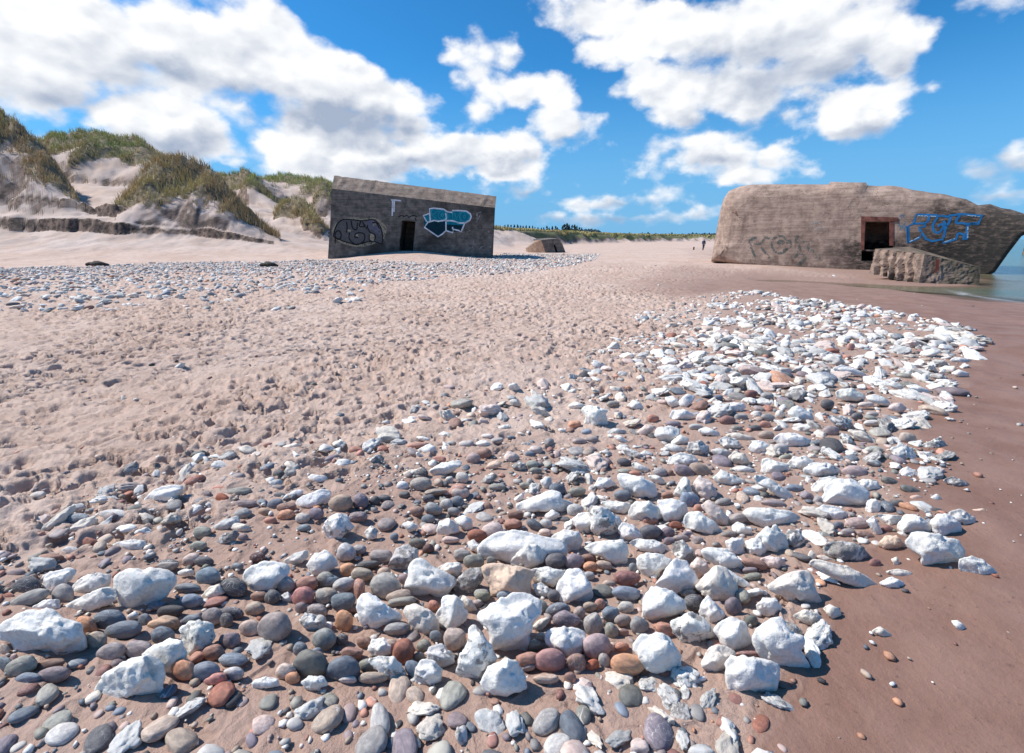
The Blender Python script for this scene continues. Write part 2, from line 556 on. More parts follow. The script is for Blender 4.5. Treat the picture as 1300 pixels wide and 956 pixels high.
RIDGES = [  # crest (u, Y, v), front width, back width
    dict(c=[(-500, 56, 105), (-100, 56, 122), (-30, 56, 130), (0, 56, 141), (18, 55, 150), (38, 54, 172), (60, 53, 197), (82, 52, 226), (104, 50, 258), (118, 49, 285)], foot=46.0, wf=12.0, wb=16, p=1.0, veg=(0.40, 1.0)),
    dict(c=[(40, 76, 212), (52, 76, 180), (64, 75, 170), (85, 75, 172), (110, 75, 168), (118, 75, 166), (140, 75, 172), (158, 75, 176), (172, 75, 174), (184, 74, 184), (200, 73, 197), (216, 72, 212), (232, 71, 240)], wf=11, wb=40, p=0.8, veg=(0.35, 1.0)),
    dict(c=[(150, 52, 268), (166, 52, 246), (182, 52, 224), (205, 52, 207), (222, 52, 203), (236, 52, 201), (250, 52, 208), (264, 51.5, 214), (285, 51, 233), (305, 50, 256), (325, 49, 276), (340, 48, 290), (352, 47, 303)], foot=44.8, wf=6.5, wb=8, p=0.9, veg=(0.26, 1.0)),
    dict(c=[(225, 90, 240), (262, 90, 226), (285, 90, 222), (300, 88, 224), (312, 86, 218), (322, 86, 222), (334, 85, 236), (348, 84, 250), (362, 83, 262)], wf=9, wb=30, p=0.9, veg=(0.4, 0.9)),
    dict(c=[(318, 100, 240), (334, 98, 225), (350, 98, 222), (372, 98, 224), (388, 98, 225), (398, 97, 230), (410, 97, 226), (425, 97, 236), (460, 98, 250), (520, 100, 268), (580, 104, 282)], wf=16, wb=40, p=0.8, veg=(0.45, 0.7)),
    dict(c=[(395, 84, 262), (402, 84, 240), (412, 84, 232), (424, 84, 240), (440, 84, 262)], wf=5, wb=8, p=0.8, veg=(0.35, 1.0)),
    dict(c=[(346, 64, 282), (358, 64, 262), (372, 64, 250), (384, 63, 254), (398, 62, 268), (412, 61, 284), (420, 61, 292)], wf=5, wb=7, p=0.9, veg=(0.25, 1.0)),
    dict(c=[(-60, 47.2, 262), (0, 47.2, 250.5), (40, 47.2, 249), (90, 47.2, 252.5), (108, 47.2, 256), (125, 47.2, 268)], wf=0.4, wb=7, p=1.0, veg=None),
    dict(c=[(122, 46.6, 262), (135, 46.6, 258), (160, 46.6, 261), (172, 46.6, 268)], wf=0.35, wb=5, p=1.0, veg=None),
]
# the long dune front running away to the right: (u, Y, top row)
FAR = np.array([(560, 92, 284), (600, 96, 286), (640, 105, 291), (680, 130, 293.5), (720, 160, 295.5), (760, 200, 297.5), (800, 250, 298.6), (850, 330, 299.3), (905, 430, 300), (960, 560, 300.8), (1010, 700, 301.5)], float)


def shore_x(y):
    """where the beach meets the water"""
    return np.interp(y, [-40, 0, 6, 9, 12, 14, 15.5, 17.5, 20, 24, 30, 45, 80, 200, 500, 5000],
                     [19.5, 16.5, 14.6, 13.7, 13.0, 13.2, 14.0, 17.0, 19.2, 20.5, 22.0, 25.5, 43, 104, 262, 2650])


WATER_Z = -0.10
for _rd in RIDGES:      # bearings of high crests, corrected for the tilt of the view
    _rd['c'] = [(CU + (u_ - CU) * (1 - (float(vz(v_, y_)) - CAM_H) * sp / (y_ * cp)), y_, v_) for u_, y_, v_ in _rd['c']]


def terrain(x, y):
    """height, vegetation share, scarp share"""
    x = np.asarray(x, float)
    y = np.asarray(y, float)
    z = np.zeros_like(x)
    veg = np.zeros_like(x)
    scarp = np.zeros_like(x)
    # beach face falling to the sea
    d = x - shore_x(y)
    nz = fbm(np.stack([x * 0.35, y * 0.35], 1), 3, 41)
    z = z + np.where(d > -7, -0.10 * sstep(-7, 0.0, d + nz * 0.25), 0) - np.maximum(d, 0) * 0.045
    # puddle behind the stone bar
    px, py = ground_at(1000, 354.5)[:2], ground_at(1215, 365)[:2]
    ax, ay = px
    bx, by = py
    tt = np.clip(((x - ax) * (bx - ax) + (y - ay) * (by - ay)) / ((bx - ax) ** 2 + (by - ay) ** 2), -0.0, 1.3)
    dist = np.hypot(x - ax - tt * (bx - ax), y - ay - tt * (by - ay)) + nz * 0.12
    z = z - 0.14 * sstep(1.6, 0.5, dist) * np.where(y > 8, 1, 0)
    # slow undulation
    near = np.hypot(x, y) < 90
    z = z + np.where(near, 0.035 * fbm(np.stack([x * 0.45, y * 0.45], 1), 3, 5) * sstep(0.5, 5, np.hypot(x, y)), 0)
    # drift of sand against the tilted bunker
    mx, my = ground_at(520, 329)[:2]
    mm = ((x - mx) / 4.2) ** 2 + ((y - my - 0.2) / 3.2) ** 2
    z = z + 0.62 * np.exp(-mm * 1.1)
    big = (y > 30) & (y < 6000) & (np.abs(x) < 4 * y)
    if big.any():
        xb, yb = x[big], y[big]
        zb = z[big]
        vb = np.zeros_like(zb)
        sb = np.zeros_like(zb)
        # bearing in photo columns, wobbled a little so that edges are not straight
        wob = fbm(np.stack([xb * 0.22, yb * 0.22], 1), 4, 11)
        u = CU + FPX * xb / (yb * cp + CAM_H * sp * 0) * 1.0
        uw = u + wob * 5.0
        yw = yb + wob * 0.75 + 0.22 * fbm(np.stack([xb * 0.7, yb * 0.3], 1), 3, 19) * (yb < 60)
        iu = np.clip(np.searchsorted(PU, uw) - 1, 0, len(PU) - 2)
        fu = np.clip((uw - PU[iu]) / (PU[iu + 1] - PU[iu]), 0, 1)
        iy = np.clip(np.searchsorted(YG, yw) - 1, 0, len(YG) - 2)
        fy = np.clip((yw - YG[iy]) / (YG[iy + 1] - YG[iy]), 0, 1)
        a = PZ[iu, iy] * (1 - fy) + PZ[iu, iy + 1] * fy
        b = PZ[iu + 1, iy] * (1 - fy) + PZ[iu + 1, iy + 1] * fy
        slope = a * (1 - fu) + b * fu
        # where the broken step has slumped the slope runs through
        a = PZS[iu, iy] * (1 - fy) + PZS[iu, iy + 1] * fy
        b = PZS[iu + 1, iy] * (1 - fy) + PZS[iu + 1, iy + 1] * fy
        slump = sstep(0.05, 0.55, fbm(np.stack([xb * 0.16, yb * 0.05 + 7], 1), 3, 17) + 0.35 * sstep(170, 330, uw) - 0.12)
        slump = np.where(yb < 58, slump, 0)
        slope = slope * (1 - slump) + (a * (1 - fu) + b * fu) * slump
        rough = fbm(np.stack([xb * 0.5, yb * 0.5], 1), 4, 21)
        slope = slope + np.where(slope > 0.3, 0.16 * rough * np.clip(slope / 3, 0, 1), 0)
        zb = zb + np.maximum(slope, 0)
        sb = np.where((yw > 43.9) & (yw < 44.5) & (uw < 345), 1.0, sb)
        lump = fbm(np.stack([xb * 0.33, yb * 0.33], 1), 4, 31)
        lump2 = fbm(np.stack([xb * 1.1, yb * 1.1], 1), 3, 33)
        for rd in RIDGES:
            c = np.array(rd['c'], float)
            yc = np.interp(uw, c[:, 0], c[:, 1])
            zc = np.interp(uw, c[:, 0], [float(vz(v, y_)) for _, y_, v in rd['c']])
            wf = np.maximum(yc - rd['foot'], 0.8) if 'foot' in rd else rd['wf']
            t = np.where(yw < yc, (yc - yw) / wf, (yw - yc) / rd['wb'])
            sh = np.clip(1 - t, 0, 1)
            sh = np.where(yw < yc, sh ** rd['p'], sstep(0, 1, sh))
            ins = (uw > c[0, 0]) & (uw < c[-1, 0])
            H = zb + (zc - zb) * sh
            gain = (H - zb)
            up = ins & (gain > 0) & (t < 1)
            if rd['veg'] is not None:
                v0, v1 = rd['veg']
                vv = sstep(v0 - 0.15, v0 + 0.2, sh + lump * 0.22) * v1
                vv = np.where(up & (gain > 0.25), vv, 0)
                vb = np.where(up, np.maximum(vv, vb * (gain < 0.6)), vb)
                H = H + np.where(vv > 0, (0.32 * lump + 0.22 * lump2) * vv, 0)
            if rd['veg'] is None:
                sb = np.where(ins & (yw < yc + 0.05) & (t < 1.15), 1.0, sb)
            zb = np.where(up, np.maximum(H, zb), zb)
        # far dune front
        fy_ = np.interp(u, FAR[:, 0], FAR[:, 1])
        ft = np.interp(u, FAR[:, 0], [float(vz(v, y_)) for _, y_, v in FAR])
        nn = fbm(np.stack([xb * 0.05, yb * 0.05], 1), 4, 61)
        ys = fy_ * (1 + 0.07 * nn)
        wd = 0.10 * fy_
        s = sstep(0, 1, (yb - ys + wd) / wd)
        inl = (u > 555) & (u < 1010)
        # gentle rise behind the edge, then level ground
        ht = ft * (1 + 0.10 * nn) * s * (1 + 0.10 * sstep(0, 1, (yb - ys) / fy_))
        fz = np.where(inl & (s > 0), ht, -1e3)
        vb = np.where(inl & (fz > zb), np.clip(sstep(0.35, 0.6, s + 0.35 * nn), 0, 1), vb)
        sb = np.where(inl & (fz > zb) & (s > 0.12) & (s < 0.93), 1.0, sb)
        zb = np.maximum(zb, fz)
        z[big] = zb
        veg[big] = vb
        scarp[big] = sb
    return z, veg, scarp


# regions of the beach, drawn on the photo and dropped onto the level sand
BAR = [(915, 374), (950, 372), (1000, 377), (1050, 381), (1095, 388), (1140, 392), (1180, 402), (1222, 416), (1246, 436), (1232, 462), (1212, 478), (1196, 496), (1200, 518), (1172, 536),
       (1158, 556), (1200, 588), (1186, 606), (1170, 628), (1195, 660), (1205, 690), (1150, 690), (1100, 700), (1060, 735), (1020, 760), (1030, 810), (1010, 860), (1060, 3500), (200, 3500), (640, 700), (660, 640), (720, 590),
       (790, 566), (838, 535), (850, 505), (842, 480), (850, 462), (885, 440), (895, 410), (900, 392)]
COBBLES = [(-400, 740), (0, 712), (110, 705), (215, 695), (290, 645), (390, 612), (520, 590), (640, 572), (740, 560), (850, 560), (900, 600), (1000, 760), (1060, 3500), (-6000, 3500), (-3000, 900)]
SPARSE = [(200, 600), (330, 570), (480, 560), (560, 500), (700, 490), (780, 420), (880, 372), (940, 372), (900, 520), (700, 600), (560, 640), (280, 690), (140, 700), (60, 660)]
FARBAND = [(-300, 346), (-60, 342), (110, 338), (240, 333), (420, 331), (560, 334), (640, 322), (760, 323), (755, 331), (700, 342), (640, 350), (560, 354), (420, 366), (330, 374), (230, 378), (120, 392), (0, 398), (-300, 420)]
FARTHIN = [(-300, 400), (0, 385), (200, 370), (400, 356), (480, 352), (460, 385), (400, 405), (200, 415), (60, 440), (-300, 480)]
WETP = [(905, 338), (1000, 346), (1320, 370), (1500, 380), (2500, 700), (2500, 1500), (960, 1500), (985, 860), (1000, 780), (1080, 700), (1140, 640), (1130, 560), (1150, 500), (1190, 440), (1130, 398), (1020, 384), (900, 374), (820, 378), (800, 366), (870, 350)]


def region(poly, x, y, jit=10.0, seed=0):
    u, v = proj(x, y, np.zeros_like(x))
    sc = np.clip((v - 300) / 300.0, 0.03, 1.5)
    u = u + jit * fbm(np.stack([x * 1.1, y * 1.1], 1), 3, 70 + seed) * sc * 3
    v = v + jit * fbm(np.stack([x * 1.1 + 50, y * 1.1], 1), 3, 80 + seed) * sc
    return inpoly(u, v, poly) & (y > 0.2)


def micro(x, y, wet=None):
    """trampled dry sand: footprints and scuffs"""
    r = np.hypot(x, y)
    wet = wetness(x, y) if wet is None else wet
    dune = sstep(33, 38, y)
    far = r > 36
    out = np.zeros_like(x)
    if far.all():
        return out
    nf = ~far
    out[nf] = micro_near(x[nf], y[nf], r[nf], wet[nf], dune[nf])
    return out


def micro_near(x, y, r, wet, dune):
    n = fbm(np.stack([x * 0.5, y * 0.5], 1), 3, 90)
    amp = (1 - wet) * (1 - dune)
    stony = region(COBBLES, x, y, 8, 4) | region(BAR, x, y, 8, 5)
    amp = amp * np.where(stony, 0.35, 1.0)
    # warped coordinates, so that prints are irregular
    wx = x + 0.06 * fbm(np.stack([x * 5, y * 5], 1), 3, 91)
    wy = y + 0.06 * fbm(np.stack([x * 5 + 9, y * 5], 1), 3, 92)
    d1, r1, e1 = worley(np.stack([wx / 0.21, wy / 0.155], 1), 3)
    d2, r2, e2 = worley(np.stack([wx / 0.115, wy / 0.085], 1), 5)
    h = -0.046 * sstep(0.50, 0.26, d1) * (r1 > 0.35) * sstep(0.0, 0.22, e1 - d1) + 0.020 * sstep(0.75, 0.5, d1) * sstep(0.35, 0.5, d1) * 0.7
    h = h - 0.026 * sstep(0.55, 0.25, d2) * (r2 > 0.5) * sstep(0.0, 0.22, e2 - d2)
    h = h + 0.010 * fbm(np.stack([x * 9, y * 9], 1), 3, 93)
    rid = 1 - np.abs(fbm(np.stack([wx * 4.5, wy * 8.5], 1), 4, 95))
    h = h + 0.020 * np.clip(rid - 0.55, 0, 1) / 0.45
    h = h * np.clip(1.02 + 0.60 * n, 0.35, 2.0)
    wetl = wet * (1 - dune) * (0.006 * fbm(np.stack([x * 3, y * 3], 1), 4, 97))
    fade = sstep(34, 24, r) * (0.25 + 0.75 * sstep(0.9, 1.6, r)) * np.where(y < 0.4, 0.5, 1)
    # small ripples and hollows on the dune slope
    return (h * amp + wetl) * fade


def wetness(x, y):
    u, v = proj(x, y, np.zeros_like(x))
    w = 0
    for k in range(8):
        w = w + region(WETP, x + 0.05 * (1 + 0.12 * y * y) * math.cos(k * 2.4) * (0.4 + k / 8), y + 0.09 * (1 + 0.10 * y * y) * math.sin(k * 2.4) * (0.4 + k / 8), 16, 1) / 8.0
    d = x - shore_x(y)
    w2 = sstep(-9.0, -3.0, d + 1.2 * fbm(np.stack([x * 0.3, y * 0.3], 1), 3, 75)) * (y > 13)
    st = 0
    for k in range(6):
        xx, yy = x + 0.3 * math.cos(k * 2.4) * (0.4 + k / 6), y + 0.3 * math.sin(k * 2.4) * (0.4 + k / 6)
        st = st + (region(COBBLES, xx, yy, 10, 2) | region(BAR, xx, yy, 10, 3)) * 0.55 / 6
    return np.clip(np.maximum(np.maximum(w, w2), st), 0, 1)


def build_ground():
    vs = [960 - 0.9 * k for k in range(int((960 - 440) / 0.9))]
    v = vs[-1]
    while v > 345:
        v -= 0.32
        vs.append(v)
    while v > 333:
        v -= 0.5
        vs.append(v)
    rad = [float(ground_at(CU, q)[1]) for q in vs]
    pre = [0.002] + list(np.linspace(0.0, rad[0], 14)[1:-1])
    r = rad[-1]
    while r < 112:
        r += 0.33 if r < 42 else (0.16 if r < 62 else 0.6)
        rad.append(r)
    while r < 700:
        r *= 1.012
        rad.append(r)
    while r < 9000:
        r *= 1.12
        rad.append(r)
    rad = np.array(pre + rad)
    fine = np.arange(-57, 57.001, 0.112)
    rest = np.concatenate([np.arange(60, 180, 3.0), np.arange(180, 303, 3.0)])
    th = R(1) * np.concatenate([fine, rest])
    nT, nR = len(th), len(rad)
    X = np.outer(rad, np.sin(th)).ravel()
    Y = np.outer(rad, np.cos(th)).ravel()
    Z, veg, scarp = terrain(X, Y)
    # damp shares on every fourth point, spread between
    ri = np.unique(np.append(np.arange(0, nR, 4), nR - 1))
    ci = np.unique(np.append(np.arange(0, nT, 4), nT - 1))
    X2, Y2 = X.reshape(nR, nT)[np.ix_(ri, ci)], Y.reshape(nR, nT)[np.ix_(ri, ci)]
    w2 = wetness(X2.ravel(), Y2.ravel()).reshape(X2.shape)
    w1 = np.empty((len(ri), nT))
    for k in range(len(ri)):
        w1[k] = np.interp(np.arange(nT), ci, w2[k])
    fr = np.interp(np.arange(nR), ri, np.arange(len(ri)))
    k0 = np.clip(fr.astype(int), 0, len(ri) - 2)
    fk = (fr - k0)[:, None]
    wet = (w1[k0] * (1 - fk) + w1[k0 + 1] * fk).ravel()
    Z = Z + micro(X, Y, wet)
    idx = np.arange(nR * nT).reshape(nR, nT)
    nxt = np.roll(idx, -1, axis=1)
    q = np.stack([idx[:-1], idx[1:], nxt[1:], nxt[:-1]], -1).reshape(-1, 4)
    me = mesh_np('ground', np.stack([X, Y, Z], 1), q)
    for nm, arr in (('wet', wet), ('veg', veg), ('scarp', scarp)):
        a = me.attributes.new(nm, 'FLOAT', 'POINT')
        a.data.foreach_set('value', np.asarray(arr, np.float32))
    return me


def sand_mat():
    m, t, b = new_mat('beach_sand')
    g = t.node('ShaderNodeNewGeometry')
    P = g.outputs['Position']
    wet = t.node('ShaderNodeAttribute', attribute_name='wet').outputs['Fac']
    veg = t.node('ShaderNodeAttribute', attribute_name='veg').outputs['Fac']
    sca = t.node('ShaderNodeAttribute', attribute_name='scarp').outputs['Fac']
    n0 = t.noise(P, 0.35, 5, 0.6)
    n1 = t.noise(P, 2.3, 6, 0.6)
    n2 = t.noise(P, 38.0, 4, 0.65)
    n3 = t.noise(P, 260.0, 2, 0.6)
    dry = t.mix(t.ramp(n0, 0.35, 0.65), (0.545, 0.395, 0.318), (0.60, 0.46, 0.385))
    dry = t.mix(t.math('MULTIPLY', t.ramp(n1, 0.42, 0.70), 0.55), dry, (0.40, 0.275, 0.215))
    wetc = t.mix(t.ramp(n1, 0.3, 0.7), (0.215, 0.118, 0.087), (0.280, 0.165, 0.124))
    sepP = t.node('ShaderNodeSeparateXYZ')
    t.l.new(P, sepP.inputs[0])
    # faint lines left by the last waves
    sw = t.noise(t.vmath('MULTIPLY', P, (1.1, 0.7, 1.0)), 1.0, 5, 0.6, 0.5)
    wetc = t.mix(t.math('MULTIPLY', t.ramp(t.math('ABSOLUTE', t.math('SUBTRACT', sw, 0.5)), 0.05, 0.0), 0.14), wetc, (0.36, 0.225, 0.17))
    wetc = t.mix(t.math('MULTIPLY', t.ramp(n2, 0.62, 0.72), 0.5), wetc, (0.10, 0.06, 0.048))
    # farther down the beach the damp sand is pinker and paler
    c = t.mix(wet, dry, wetc)
    far = t.ramp(sepP.outputs[1], 8.0, 24.0)
    c = t.mix(t.math('MULTIPLY', t.math('MULTIPLY', far, wet), 0.62), c, (0.40, 0.272, 0.215))
    # dune slope sand
    dsl = t.math('MULTIPLY', t.ramp(sepP.outputs[1], 30.0, 40.0), t.ramp(sepP.outputs[2], 0.15, 1.2))
    dcol = t.mix(t.ramp(n0, 0.38, 0.62), (0.50, 0.385, 0.32), (0.58, 0.47, 0.41))
    c = t.mix(t.math('MULTIPLY', dsl, 0.85), c, dcol)
    # peaty layer laid bare where the slope has broken away
    nz = t.node('ShaderNodeSeparateXYZ')
    t.l.new(g.outputs['True Normal'], nz.inputs[0])
    steep = t.math('MULTIPLY', t.ramp(nz.outputs[2], 0.74, 0.50), dsl)
    c = t.mix(t.math('MULTIPLY', steep, 0.9), c, t.mix(t.ramp(n1, 0.4, 0.62), (0.065, 0.047, 0.037), (0.20, 0.135, 0.10)))
    peat = t.mix(t.ramp(n1, 0.40, 0.60), (0.060, 0.044, 0.035), (0.22, 0.150, 0.115))
    c = t.mix(t.math('MULTIPLY', t.math('MULTIPLY', sca, t.ramp(nz.outputs[2], 0.93, 0.72)), 0.95), c, peat)
    # rooted, grassy sand
    vc = t.mix(t.ramp(n1, 0.35, 0.65), (0.150, 0.118, 0.075), (0.25, 0.20, 0.13))
    vcf = t.mix(t.ramp(n0, 0.40, 0.60), (0.13, 0.15, 0.055), (0.20, 0.175, 0.085))
    vc = t.mix(t.ramp(sepP.outputs[1], 100.0, 130.0), vc, vcf)
    c = t.mix(t.math('MULTIPLY', t.ramp(t.math('ADD', veg, t.math('MULTIPLY', t.math('SUBTRACT', n1, 0.5), 0.9)), 0.42, 0.62), 0.95), c, vc)
    c = t.mix(t.math('MULTIPLY', t.ramp(n2, 0.55, 0.78), 0.35), c, t.mix(1.0, c, (0.62, 0.58, 0.56), 'MULTIPLY'))
    c = t.mix(t.math('MULTIPLY', t.ramp(n3, 0.40, 0.72), 0.30), c, t.mix(1.0, c, (0.66, 0.62, 0.60), 'MULTIPLY'))
    t.l.new(c, b.inputs['Base Color'])
    t.l.new(t.math('MULTIPLY_ADD', t.math('MULTIPLY', wet, t.ramp(n1, 0.3, 0.6, 0.6, 1.0)), -0.42, 0.95), b.inputs['Roughness'])
    b.inputs['Specular IOR Level'].default_value = 0.22
    h = t.math('ADD', t.math('MULTIPLY', n2, 0.9), t.math('MULTIPLY', n3, 0.25))
    h = t.math('ADD', h, t.math('MULTIPLY', n1, 1.5))
    bp = t.node('ShaderNodeBump')
    t.l.new(t.math('MULTIPLY_ADD', wet, -0.55, 0.9), bp.inputs['Strength'])
    bp.inputs['Distance'].default_value = 0.022
    t.l.new(h, bp.inputs['Height'])
    t.l.new(bp.outputs[0], b.inputs['Normal'])
    return m


ground = link('beach_ground', build_ground(), sand_mat())
tag(ground, 'pinkish sandy beach rising into dunes', kind='structure')


# ------------------------------------------------------------------ sea
def build_sea():
    m, t, b = new_mat('sea_water')
    g = t.node('ShaderNodeNewGeometry')
    P = g.outputs['Position']
    n1 = t.noise(t.vmath('MULTIPLY', P, (1.0, 1.0, 1.0)), 1.6, 5, 0.6)
    n2 = t.noise(P, 7.0, 4, 0.6)
    dep = t.node('ShaderNodeAttribute', attribute_name='depth').outputs['Fac']
    c = t.mix(t.ramp(dep, 0.0, 0.40), (0.160, 0.130, 0.075), (0.085, 0.130, 0.080))
    c = t.mix(t.ramp(dep, 0.30, 1.6), c, (0.035, 0.120, 0.105))
    # foam line where the last ripple runs out
    fo = t.node('ShaderNodeAttribute', attribute_name='foam').outputs['Fac']
    c = t.mix(t.math('MULTIPLY', fo, t.ramp(n2, 0.34, 0.52)), c, (0.72, 0.74, 0.74))
    t.l.new(c, b.inputs['Base Color'])
    b.inputs['Roughness'].default_value = 0.16
    b.inputs['Specular IOR Level'].default_value = 0.28
    b.inputs['IOR'].default_value = 1.33
    a = t.ramp(dep, 0.0, 0.10, 0.25, 1.0)
    t.l.new(a, b.inputs['Alpha'])
    h = t.math('ADD', n1, t.math('MULTIPLY', n2, 0.25))
    set_bump(t, b, h, 0.55, 0.12)
    ys = np.concatenate([np.arange(-30, 50, 0.25), np.arange(50, 200, 4), np.geomspace(200, 9000, 24)])
    ts = np.concatenate([np.arange(-10, 12, 0.2), np.geomspace(12, 9000, 50)])
    Yg, Tg = np.meshgrid(ys, ts, indexing='ij')
    X = (shore_x(Yg) + Tg).ravel()
    Y = Yg.ravel()
    zz, _, _ = terrain(X, Y)
    z = np.full_like(X, WATER_Z)
    nI, nJ = Yg.shape
    idx = np.arange(nI * nJ).reshape(nI, nJ)
    q = np.stack([idx[:-1, :-1], idx[:-1, 1:], idx[1:, 1:], idx[1:, :-1]], -1).reshape(-1, 4)
    dpt = WATER_Z - zz
    near = q[(dpt[q].max(1) > -0.06)]
    me = mesh_np('sea', np.stack([X, Y, z], 1), near)
    dep_ = np.maximum(dpt, 0)
    a = me.attributes.new('depth', 'FLOAT', 'POINT')
    a.data.foreach_set('value', dep_.astype(np.float32))
    d = Tg.ravel() + 0.35 * fbm(np.stack([X * 0.5, Y * 0.5], 1), 3, 44)
    foam = np.exp(-((d - 0.15) / 0.16) ** 2) * sstep(16.0, 13.0, Y) + 0.5 * np.exp(-((d - 4.2) / 0.25) ** 2)
    f = me.attributes.new('foam', 'FLOAT', 'POINT')
    f.data.foreach_set('value', np.clip(foam, 0, 1).astype(np.float32))
    o = link('sea_water', me, m)
    tag(o, 'shallow green sea water beside the big bunker', kind='structure')


build_sea()

# ------------------------------------------------------------------ bunkers
class Face:
    """upright (or leaning) face frame: local x along the face to the right, z up the face, y into the block"""
    def __init__(self, p, n):
        self.p = Vector(p)
        n = Vector(n).normalized()            # outward, towards the viewer
        ex = Vector((0, 0, 1)).cross(n).normalized()
        ez = n.cross(ex).normalized()
        self.m = Matrix((ex, -n, ez)).transposed()   # columns: x, y (inward), z
        self.n = n

    def px(self, u, v, depth=0.0):
        """photo pixel -> local (x, z) on the plane set 'depth' behind the face"""
        d = Vector(pix_dir(u, v))
        o = Vector((0, 0, CAM_H))
        pp = self.p - self.n * depth
        s = (pp - o).dot(self.n) / d.dot(self.n)
        w = self.m.transposed() @ (o + d * s - self.p)
        return (w.x, w.z)


def bm_mesh(bm, name, smooth=False):
    bmesh.ops.recalc_face_normals(bm, faces=bm.faces[:])
    me = bpy.data.meshes.new(name)
    bm.to_mesh(me)
    bm.free()
    for p in me.polygons:
        p.use_smooth = smooth
    return me


def loft(rings, cap=True):
    """rings: list of lists of 3D points, same count"""
    bm = bmesh.new()
    rv = [[bm.verts.new(p) for p in r] for r in rings]
    n = len(rings[0])
    for a, b in zip(rv[:-1], rv[1:]):
        for k in range(n):
            bm.faces.new((a[k], a[(k + 1) % n], b[(k + 1) % n], b[k]))
    if cap:
        bm.faces.new(rv[0])
        bm.faces.new(list(reversed(rv[-1])))
    return bm


def cut(o, cutters):
    """real openings: boolean, applied, the cutting solids removed"""
    for c in cutters:
        md = o.modifiers.new('opening', 'BOOLEAN')
        md.operation = 'DIFFERENCE'
        md.solver = 'EXACT'
        md.object = c
    dg = bpy.context.evaluated_depsgraph_get()
    ev = o.evaluated_get(dg)
    me = bpy.data.meshes.new_from_object(ev)
    old = o.data
    o.modifiers.clear()
    o.data = me
    for c in cutters:
        bpy.data.objects.remove(c, do_unlink=True)
    bpy.data.meshes.remove(old)


def prism_obj(pts, y0, y1, parent, name='solid'):
    bm = loft([[(x, y0, z) for x, z in pts], [(x, y1, z) for x, z in pts]])
    o = link(name, bm_mesh(bm, name), None, parent)
    return o


def ribbon_bm(bm, pts, w, y, closed=False):
    """flat painted stroke on a face (local x,z), w wide"""
    P = [Vector((x, 0, z)) for x, z in pts]
    n = len(P)
    L, Rr = [], []
    for k in range(n):
        a = P[k - 1] if (k > 0 or closed) else P[k]
        b = P[(k + 1) % n] if (k < n - 1 or closed) else P[k]
        d = (b - a)
        if d.length < 1e-6:
            d = Vector((1, 0, 0))
        d.normalize()
        s = Vector((-d.z, 0, d.x)) * w * 0.5
        L.append(bm.verts.new(P[k] + s + Vector((0, y, 0))))
        Rr.append(bm.verts.new(P[k] - s + Vector((0, y, 0))))
    m = n if closed else n - 1
    for k in range(m):
        j = (k + 1) % n
        bm.faces.new((L[k], L[j], Rr[j], Rr[k]))


def smooth_line(pts, n=4, closed=False):
    P = np.array(pts, float)
    out = []
    m = len(P)
    rng_ = range(m) if closed else range(m - 1)
    for k in rng_:
        p0 = P[(k - 1) % m] if (closed or k > 0) else P[k]
        p1, p2 = P[k], P[(k + 1) % m]
        p3 = P[(k + 2) % m] if (closed or k < m - 2) else P[k + 1]
        for j in range(n):
            t = j / n
            out.append(0.5 * ((2 * p1) + (-p0 + p2) * t + (2 * p0 - 5 * p1 + 4 * p2 - p3) * t * t + (-p0 + 3 * p1 - 3 * p2 + p3) * t ** 3))
    if not closed:
        out.append(P[-1])
    return [tuple(q) for q in out]


def ell(cx, cy, rx, ry, n=18, a0=0, a1=360):
    return [(cx + rx * math.cos(R(a)), cy + ry * math.sin(R(a))) for a in np.linspace(a0, a1, n, endpoint=(a1 - a0 < 360))]


class Paint:
    """strokes and filled shapes given in photo pixels of a crop, laid on a face"""
    def __init__(self, face, crop, root, yoff=0.0, yfun=None):
        self.f, self.c, self.root = face, crop, root
        self.yoff = yoff

    def xz(self, pts):
        x0, y0, s = self.c
        return [self.f.px(x0 + a / s, y0 + b / s) for a, b in pts]

    def fill(self, polys, name, mat, lay):
        bm = bmesh.new()
        for p in polys:
            q = self.xz(p)
            f = bm.faces.new([bm.verts.new((x, self.yoff - lay, z)) for x, z in q])
            bmesh.ops.triangulate(bm, faces=[f])
        me = bm_mesh(bm, name)
        return link(name, me, mat, self.root)

    def strokes(self, lines, name, mat, lay, w):
        """lines: (points, closed)"""
        bm = bmesh.new()
        for pts, cl in lines:
            ribbon_bm(bm, self.xz(pts), w, self.yoff - lay, cl)
        me = bm_mesh(bm, name)
        return link(name, me, mat, self.root)


def paint_mat(name, col, wear=0.35, scale=3.0):
    """spray paint, worn through to the concrete in places"""
    m, t, b = new_mat(name)
    tc = t.node('ShaderNodeTexCoord')
    n = t.noise(tc.outputs['Object'], scale, 6, 0.65)
    n2 = t.noise(tc.outputs['Object'], scale * 5, 4, 0.6)
    c = t.mix(t.ramp(n, 0.3, 0.7), [x * 0.72 for x in col], [min(1, x * 1.2) for x in col])
    t.l.new(c, b.inputs['Base Color'])
    b.inputs['Roughness'].default_value = 0.7
    b.inputs['Specular IOR Level'].default_value = 0.12
    a = t.ramp(t.math('ADD', t.math('MULTIPLY', n, 0.5), t.math('MULTIPLY', n2, 0.5)), 0.62 - wear * 0.35, 0.70 - wear * 0.35, 1.0, 0.0)
    t.l.new(a, b.inputs['Alpha'])
    return m


